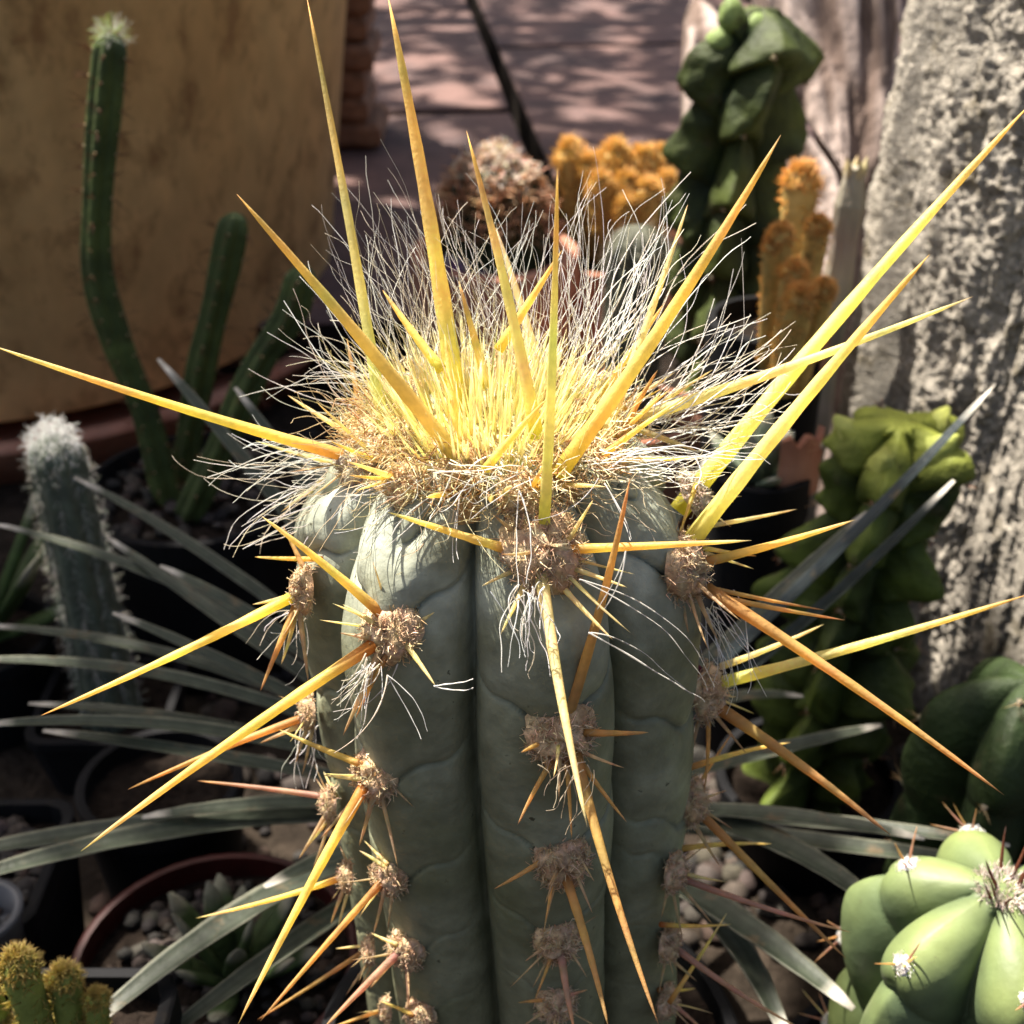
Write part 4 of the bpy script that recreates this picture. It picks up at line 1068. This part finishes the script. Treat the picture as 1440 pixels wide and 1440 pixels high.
rough_prism('driftwood', 'split greyish driftwood piece below the large log beside the monstrose cactus', 'driftwood',
    [xz(1050, 110, y), xz(1112, 150, y), xz(1174, 246, y), xz(1190, 300, y), xz(1170, 380, y), (xz(1165, 600, y)[0], 0.004), (xz(1080, 600, y)[0], 0.004), xz(1060, 300, y)][::-1], y, y+0.035, M_bark, WOOD, 0.008, 60, stretchz=0.15, tilt=TILT)
y = 0.50
rough_prism('driftwood', 'pointed grey driftwood splinter standing left of the monstrose cactus', 'driftwood',
    [xz(985, 5, y), xz(1012, 20, y), xz(1022, 80, y), (xz(1015, 600, y)[0], 0.004), (xz(960, 600, y)[0], 0.004), xz(966, 110, y), xz(970, 40, y)][::-1], y, y+0.04, M_bark, WOOD, 0.006, 60, stretchz=0.15, tilt=TILT)

# stake
sp = at_y(1203, 235, 0.352); mb = MB(); n = 16; Q = [A(sp[0]+0.0-0.006*(1-i/n), 0.352, 0.0+sp[2]*i/n) for i in range(n+1)]
sweep(mb, Q, [0.0072*(1+0.12*math.sin(i*1.7)) for i in range(n)]+[0.004], circ(9), [jit((0.30, 0.27, 0.22), 0.15) for _ in Q], up=(0, 1, 0))
st = thing('wooden_stake', 'thin grey wooden stake with broken top leaning on the rough stone', 'stake', (sp[0]-0.006, 0.352, 0)); build('shaft', mb, M_bark, st, smooth=False)
mb = MB()
for i in range(5):
    a = i*1.25; p = sp+A(0.003*math.cos(a), 0.003*math.sin(a), -0.004); spine_mesh(mb, p, p+A(0.002*math.cos(a), 0.002*math.sin(a), ru(0.004, 0.010)), 0.0026, dict(base=(0.4, 0.33, 0.2), mid=(0.5, 0.4, 0.22), tip=(0.5, 0.4, 0.25)), sides=C4, n=2)
build('broken_end', mb, M_bark, st, smooth=False)

# rough stone: footprint polygon swept upward, lit face turned to the left
def stone():
    V = []; F = []; C = []; zs = np.linspace(0.001, 0.50, 380); e = []
    fp = [A(0.170, 0.350), A(0.178, 0.338), A(0.206, 0.243), A(0.228, 0.165), A(0.36, 0.145), A(0.43, 0.33), A(0.36, 0.46), A(0.22, 0.43), A(0.176, 0.39)]
    segs = [10, 84, 60, 10, 10, 10, 14, 12, 14]
    for i, p in enumerate(fp):
        b = fp[(i+1) % len(fp)]
        for j in range(segs[i]): e.append(p+(b-p)*j/segs[i])
    n = len(e); cc = np.mean(e, axis=0)
    for z in zs:
        f = z/0.50; und = 0.030*max(0, 1-z/0.10)**1.5
        for p in e:
            d = unit(p-cc); q = p-d*und+A(0.012, 0.004)*f
            g = fbm(q[0], q[1], z*0.16, 32, 4)*0.011+fbm(q[0]+2, q[1], z*0.7, 70, 4)*0.0030
            g += fbm(q[0]+9, q[1], z, 300, 4)*0.0019-0.0020*max(0, fbm(q[0]+5, q[1]+3, z, 420, 2))
            V.append((q[0]+d[0]*g, q[1]+d[1]*g, z)); C.append((0.3, 0.28, 0.25))
    for i in range(len(zs)-1):
        for j in range(n):
            k = (j+1) % n; F.append((i*n+j, i*n+k, (i+1)*n+k, (i+1)*n+j))
    F.append(tuple((len(zs)-1)*n+j for j in range(n)))
    mb = MB(); mb.add(V, F, C); tag(build('standing_stone', mb, M_stone, origin=(cc[0], cc[1], 0)), 'tall rough pitted grey-beige stone standing at the right behind the cacti', 'stone')
stone()

# ---- lower left: red pot with small rosette, black pot of yellow finger stems, gravel pot, clear cup
rp = A(-0.108, 0.072)
pot('flower_pot', 'dark red plastic pot with gravel holding a small green rosette', 'pot', rp, 0.052, 0.072, M_red, rim=0.003)
rosette('rosette_succulent', 'small dark green rosette of pointed leaves in the red pot', (rp[0]+0.006, rp[1]-0.002), 0.064, 15, 0.036, 0.009, (0.055, 0.085, 0.03))
pebbles('', [((rp[0], rp[1], 0.063), 0.045, 210, 0.002, 0.0042)])['label'] = 'grey gravel filling the red pot round the small rosette'
finger_cluster('finger_cactus', 'small yellow-green bristly finger stems in the lower left black pot',
    [(22, 1346, 1.15), (42, 1402, 0.6), (88, 1366, 1.0), (136, 1398, 0.75), (-30, 1380, 1.0), (60, 1440, 0.8), (112, 1440, 0.9), (10, 1440, 0.8)], -0.022, 46, 0.035, ((0.55, 0.46, 0.12), (0.60, 0.50, 0.16), (0.45, 0.28, 0.10)), bcol=(0.22, 0.26, 0.06), slope=0.0)
fpc = at_y(50, 1390, -0.022)
pot('flower_pot', 'square black pot holding the small yellow-green finger stems', 'pot', (fpc[0]-0.002, -0.022), 0.031, fpc[2]-0.028, M_black, square=1.0)
gp = at_z(-10, 1210, 0.085)
pot('flower_pot', 'square black pot filled with brown gravel beside the clear plastic cup', 'pot', (gp[0]-0.01, gp[1]), 0.034, 0.085, M_black, square=1.0)
pebbles('', [((gp[0]-0.01, gp[1], 0.077), 0.030, 150, 0.0022, 0.0045)])['label'] = 'brown gravel in the square black pot by the clear cup'
cp = at_z(-32, 1284, 0.10)
cu = thing('plastic_cup', 'small clear plastic cup with a curved pale rim and pale gravel inside', 'cup', (cp[0], cp[1], 0))
mb = MB(); lathe(mb, (cp[0], cp[1], 0), [(0.011, 0.002), (0.0135, 0.097), (0.0155, 0.099), (0.0155, 0.101), (0.0125, 0.101), (0.012, 0.09)], n=30); build('wall', mb, M_clear, cu)
pebbles('', [((cp[0], cp[1], 0.090), 0.010, 40, 0.0015, 0.003)])['label'] = 'pale pebbles inside the clear plastic cup'
bp = A(-0.172, 0.165)
pot('flower_pot', 'empty-looking round black pot behind the red pot', 'pot', (-0.150, 0.168), 0.035, 0.07, M_black)
al = at_z(-5, 900, 0.05)
rosette('aloe', 'dark green aloe with upright tapering leaves beside the white wool capped cactus', (al[0]-0.01, al[1]), 0.05, 12, 0.085, 0.013, (0.045, 0.075, 0.022))
pot('flower_pot', 'low black pot under the dark green aloe', 'pot', (al[0]-0.01, al[1]), 0.04, 0.055, M_black)

# ---- clay shards, small leaves and gravel between the pots at the right
pebbles('scattered gravel lying on the ground between the pots', [((-0.02, 0.28, 0.0), 0.16, 500, 0.003, 0.008), ((0.10, 0.27, 0), 0.14, 420, 0.003, 0.008), ((-0.2, 0.05, 0), 0.12, 160, 0.003, 0.008), ((0.0, 0.7, 0), 0.25, 300, 0.004, 0.01)])
bk = at_y(1118, 640, 0.27)
tpz = bk[2]+0.012
SHARD = [((1122, 648), 0.266, 'largest orange clay shard standing beside the lumpy green cactus', 0.013, 0.4),
         ((1096, 496), 0.332, 'small orange clay chip lying in the orange finger cactus pot', 0.006, 1.2), ((1142, 492), 0.330, 'broader clay shard lying at the foot of the orange finger cactus', 0.009, 2.2)]
for (pp, yy, lab, sz, rot) in SHARD:
    c_ = at_y(pp[0], pp[1], yy); mb = MB(); V = []; F = []
    for i in range(7):
        a = rot+(i-3)*0.22; wv = 1+0.25*math.sin(i*2.3)
        for (rr, z) in ((sz*1.2, -0.017 if sz > 0.012 else -sz*wv), (sz*1.2, sz*wv), (sz*1.2+0.003, sz*wv*0.95), (sz*1.2+0.003, -0.017 if sz > 0.012 else -sz*wv)):
            V.append(c_+A(rr*math.sin(a)-sz*math.sin(rot), -rr*math.cos(a)+sz*math.cos(rot), z))
    for i in range(6):
        for j in range(4): k = (j+1) % 4; F.append((i*4+j, i*4+k, (i+1)*4+k, (i+1)*4+j))
    F += [(3, 2, 1, 0), (24, 25, 26, 27)]; mb.add(V, F, (0.4, 0.2, 0.1)); tag(build('clay_shard', mb, M_terra, smooth=False, origin=c_), lab, 'shard', 'clay shards between the pots')
pot('flower_pot', 'small black pot of pale rosette between the golden-spined cactus and lumpy green cactus', 'pot', (bk[0]-0.014, 0.275), 0.024, tpz-0.02, M_black, rim=0.003)
rosette('rosette_succulent', 'pale grey-green small-leaved rosette with clay shards beside it', (bk[0]-0.014, 0.275), tpz-0.028, 13, 0.028, 0.009, (0.17, 0.21, 0.14))

# =================================================================== TREE overhead, outside the picture: dapples the light
tr = thing('tree', 'leafy tree overhanging the pots and paving, casting dappled shade', 'tree', (-1.9, 2.4, 0))
mb = MB(); Q = [A(-1.9, 2.4, 0), A(-1.88, 2.38, 0.6), A(-1.82, 2.33, 1.2), A(-1.7, 2.3, 1.8), A(-1.6, 2.3, 2.5)]
sweep(mb, Q, [0.13, 0.10, 0.09, 0.07, 0.03], circ(12), (0.16, 0.12, 0.09), up=(0, 1, 0)); build('trunk', mb, M_bark, tr)
bm_ = MB()
for e in [A(-0.9, 1.0, 1.5), A(-0.75, 0.7, 1.45), A(-0.6, 2.6, 2.2), A(-1.0, 3.6, 2.4), A(-2.8, 2.8, 2.3), A(-0.4, 1.9, 2.0), A(0.4, 2.9, 2.5), A(-1.3, 1.2, 1.7)]:
    mb = MB(); a = A(-1.8, 2.32, 1.3); m2 = lerp(a, e, 0.5)+A(0, 0, 0.15)
    sweep(mb, [a, lerp(a, m2, 0.5)+A(0, 0, 0.05), m2, lerp(m2, e, 0.5)+A(0, 0, 0.03), e], [0.05, 0.04, 0.03, 0.02, 0.008], C7, (0.16, 0.12, 0.09)); build('branch', mb, M_bark, tr)
K_ = SUNV/SUNV[2]
def clear_of(lx, ly):
    """does sun reach the spot (lx, ly) at the height of the crown? (openings in the foliage)"""
    if lx > -0.125 and lx < 0.45 and -0.3 < ly < 0.10 and not (lx < -0.09 and ly > 0.04): return True
    if -0.055 < lx < 0.5 and 0.10 <= ly < 0.66: return True
    if -0.10 < lx < 0.5 and 0.40 <= ly < 0.66: return True
    if 0.0 < lx < 0.22 and 0.6 < ly < 0.78: return True
    if math.hypot(lx+0.225, ly-0.30) < 0.045: return True
    if math.hypot(lx+0.163, ly-0.326) < 0.04: return True
    if math.hypot(lx+0.19, ly-0.03) < 0.05: return True
    return False
fb = MB(); leaves = 0
def leafquad(mb, p, s):
    d = unit(rvec()*A(1, 1, 0.6)); nn = unit(np.cross(d, rvec())); b = np.cross(d, nn)
    if abs(nn[2]) < 0.35: nn = unit(nn+A(0, 0, 0.6)); b = unit(np.cross(d, nn))
    mb.add([p-d*s, p+b*s*0.42+nn*0.1*s, p+d*s, p-b*s*0.42+nn*0.1*s], [(0, 1, 2, 3)], (0.06, 0.11, 0.03))
for i in range(17500):
    if i < 2600: lx, ly, zz, th_, sc_, ls = ru(-0.5, -0.02), ru(-0.25, 0.50), ru(1.25, 1.75), 0.36, 11.0, ru(0.022, 0.036)
    elif i < 3000: lx, ly, zz, th_, sc_, ls = ru(-0.02, 0.13), ru(0.060, 0.21), ru(1.2, 1.5), 0.22, 18.0, ru(0.016, 0.026)
    elif i < 3400: lx, ly, zz, th_, sc_, ls = ru(0.02, 0.15), ru(0.205, 0.30), ru(1.2, 1.5), 0.12, 16.0, ru(0.016, 0.026)
    elif i < 14500: lx, ly, zz, th_, sc_, ls = ru(-0.8, 1.1), ru(0.60, 3.6), ru(1.7, 2.6), 0.22, 9.0, ru(0.03, 0.05)
    else: lx, ly, zz, th_, sc_, ls = ru(-2.6, 1.8), ru(0.60, 5.2), ru(1.8, 3.0), 0.3, 3.0, ru(0.04, 0.06)
    if not (2600 <= i < 3400) and clear_of(lx, ly): continue
    if fbm(lx+11, ly, 0, sc_, 3) > th_: continue
    p = A(lx, ly, 0.25)+K_*(zz-0.25)
    leafquad(fb, p, ls); leaves += 1
stuff(build('crown', fb, M_treeleaf, tr, smooth=False))
print('leaves', leaves, 'objects', len(bpy.data.objects))
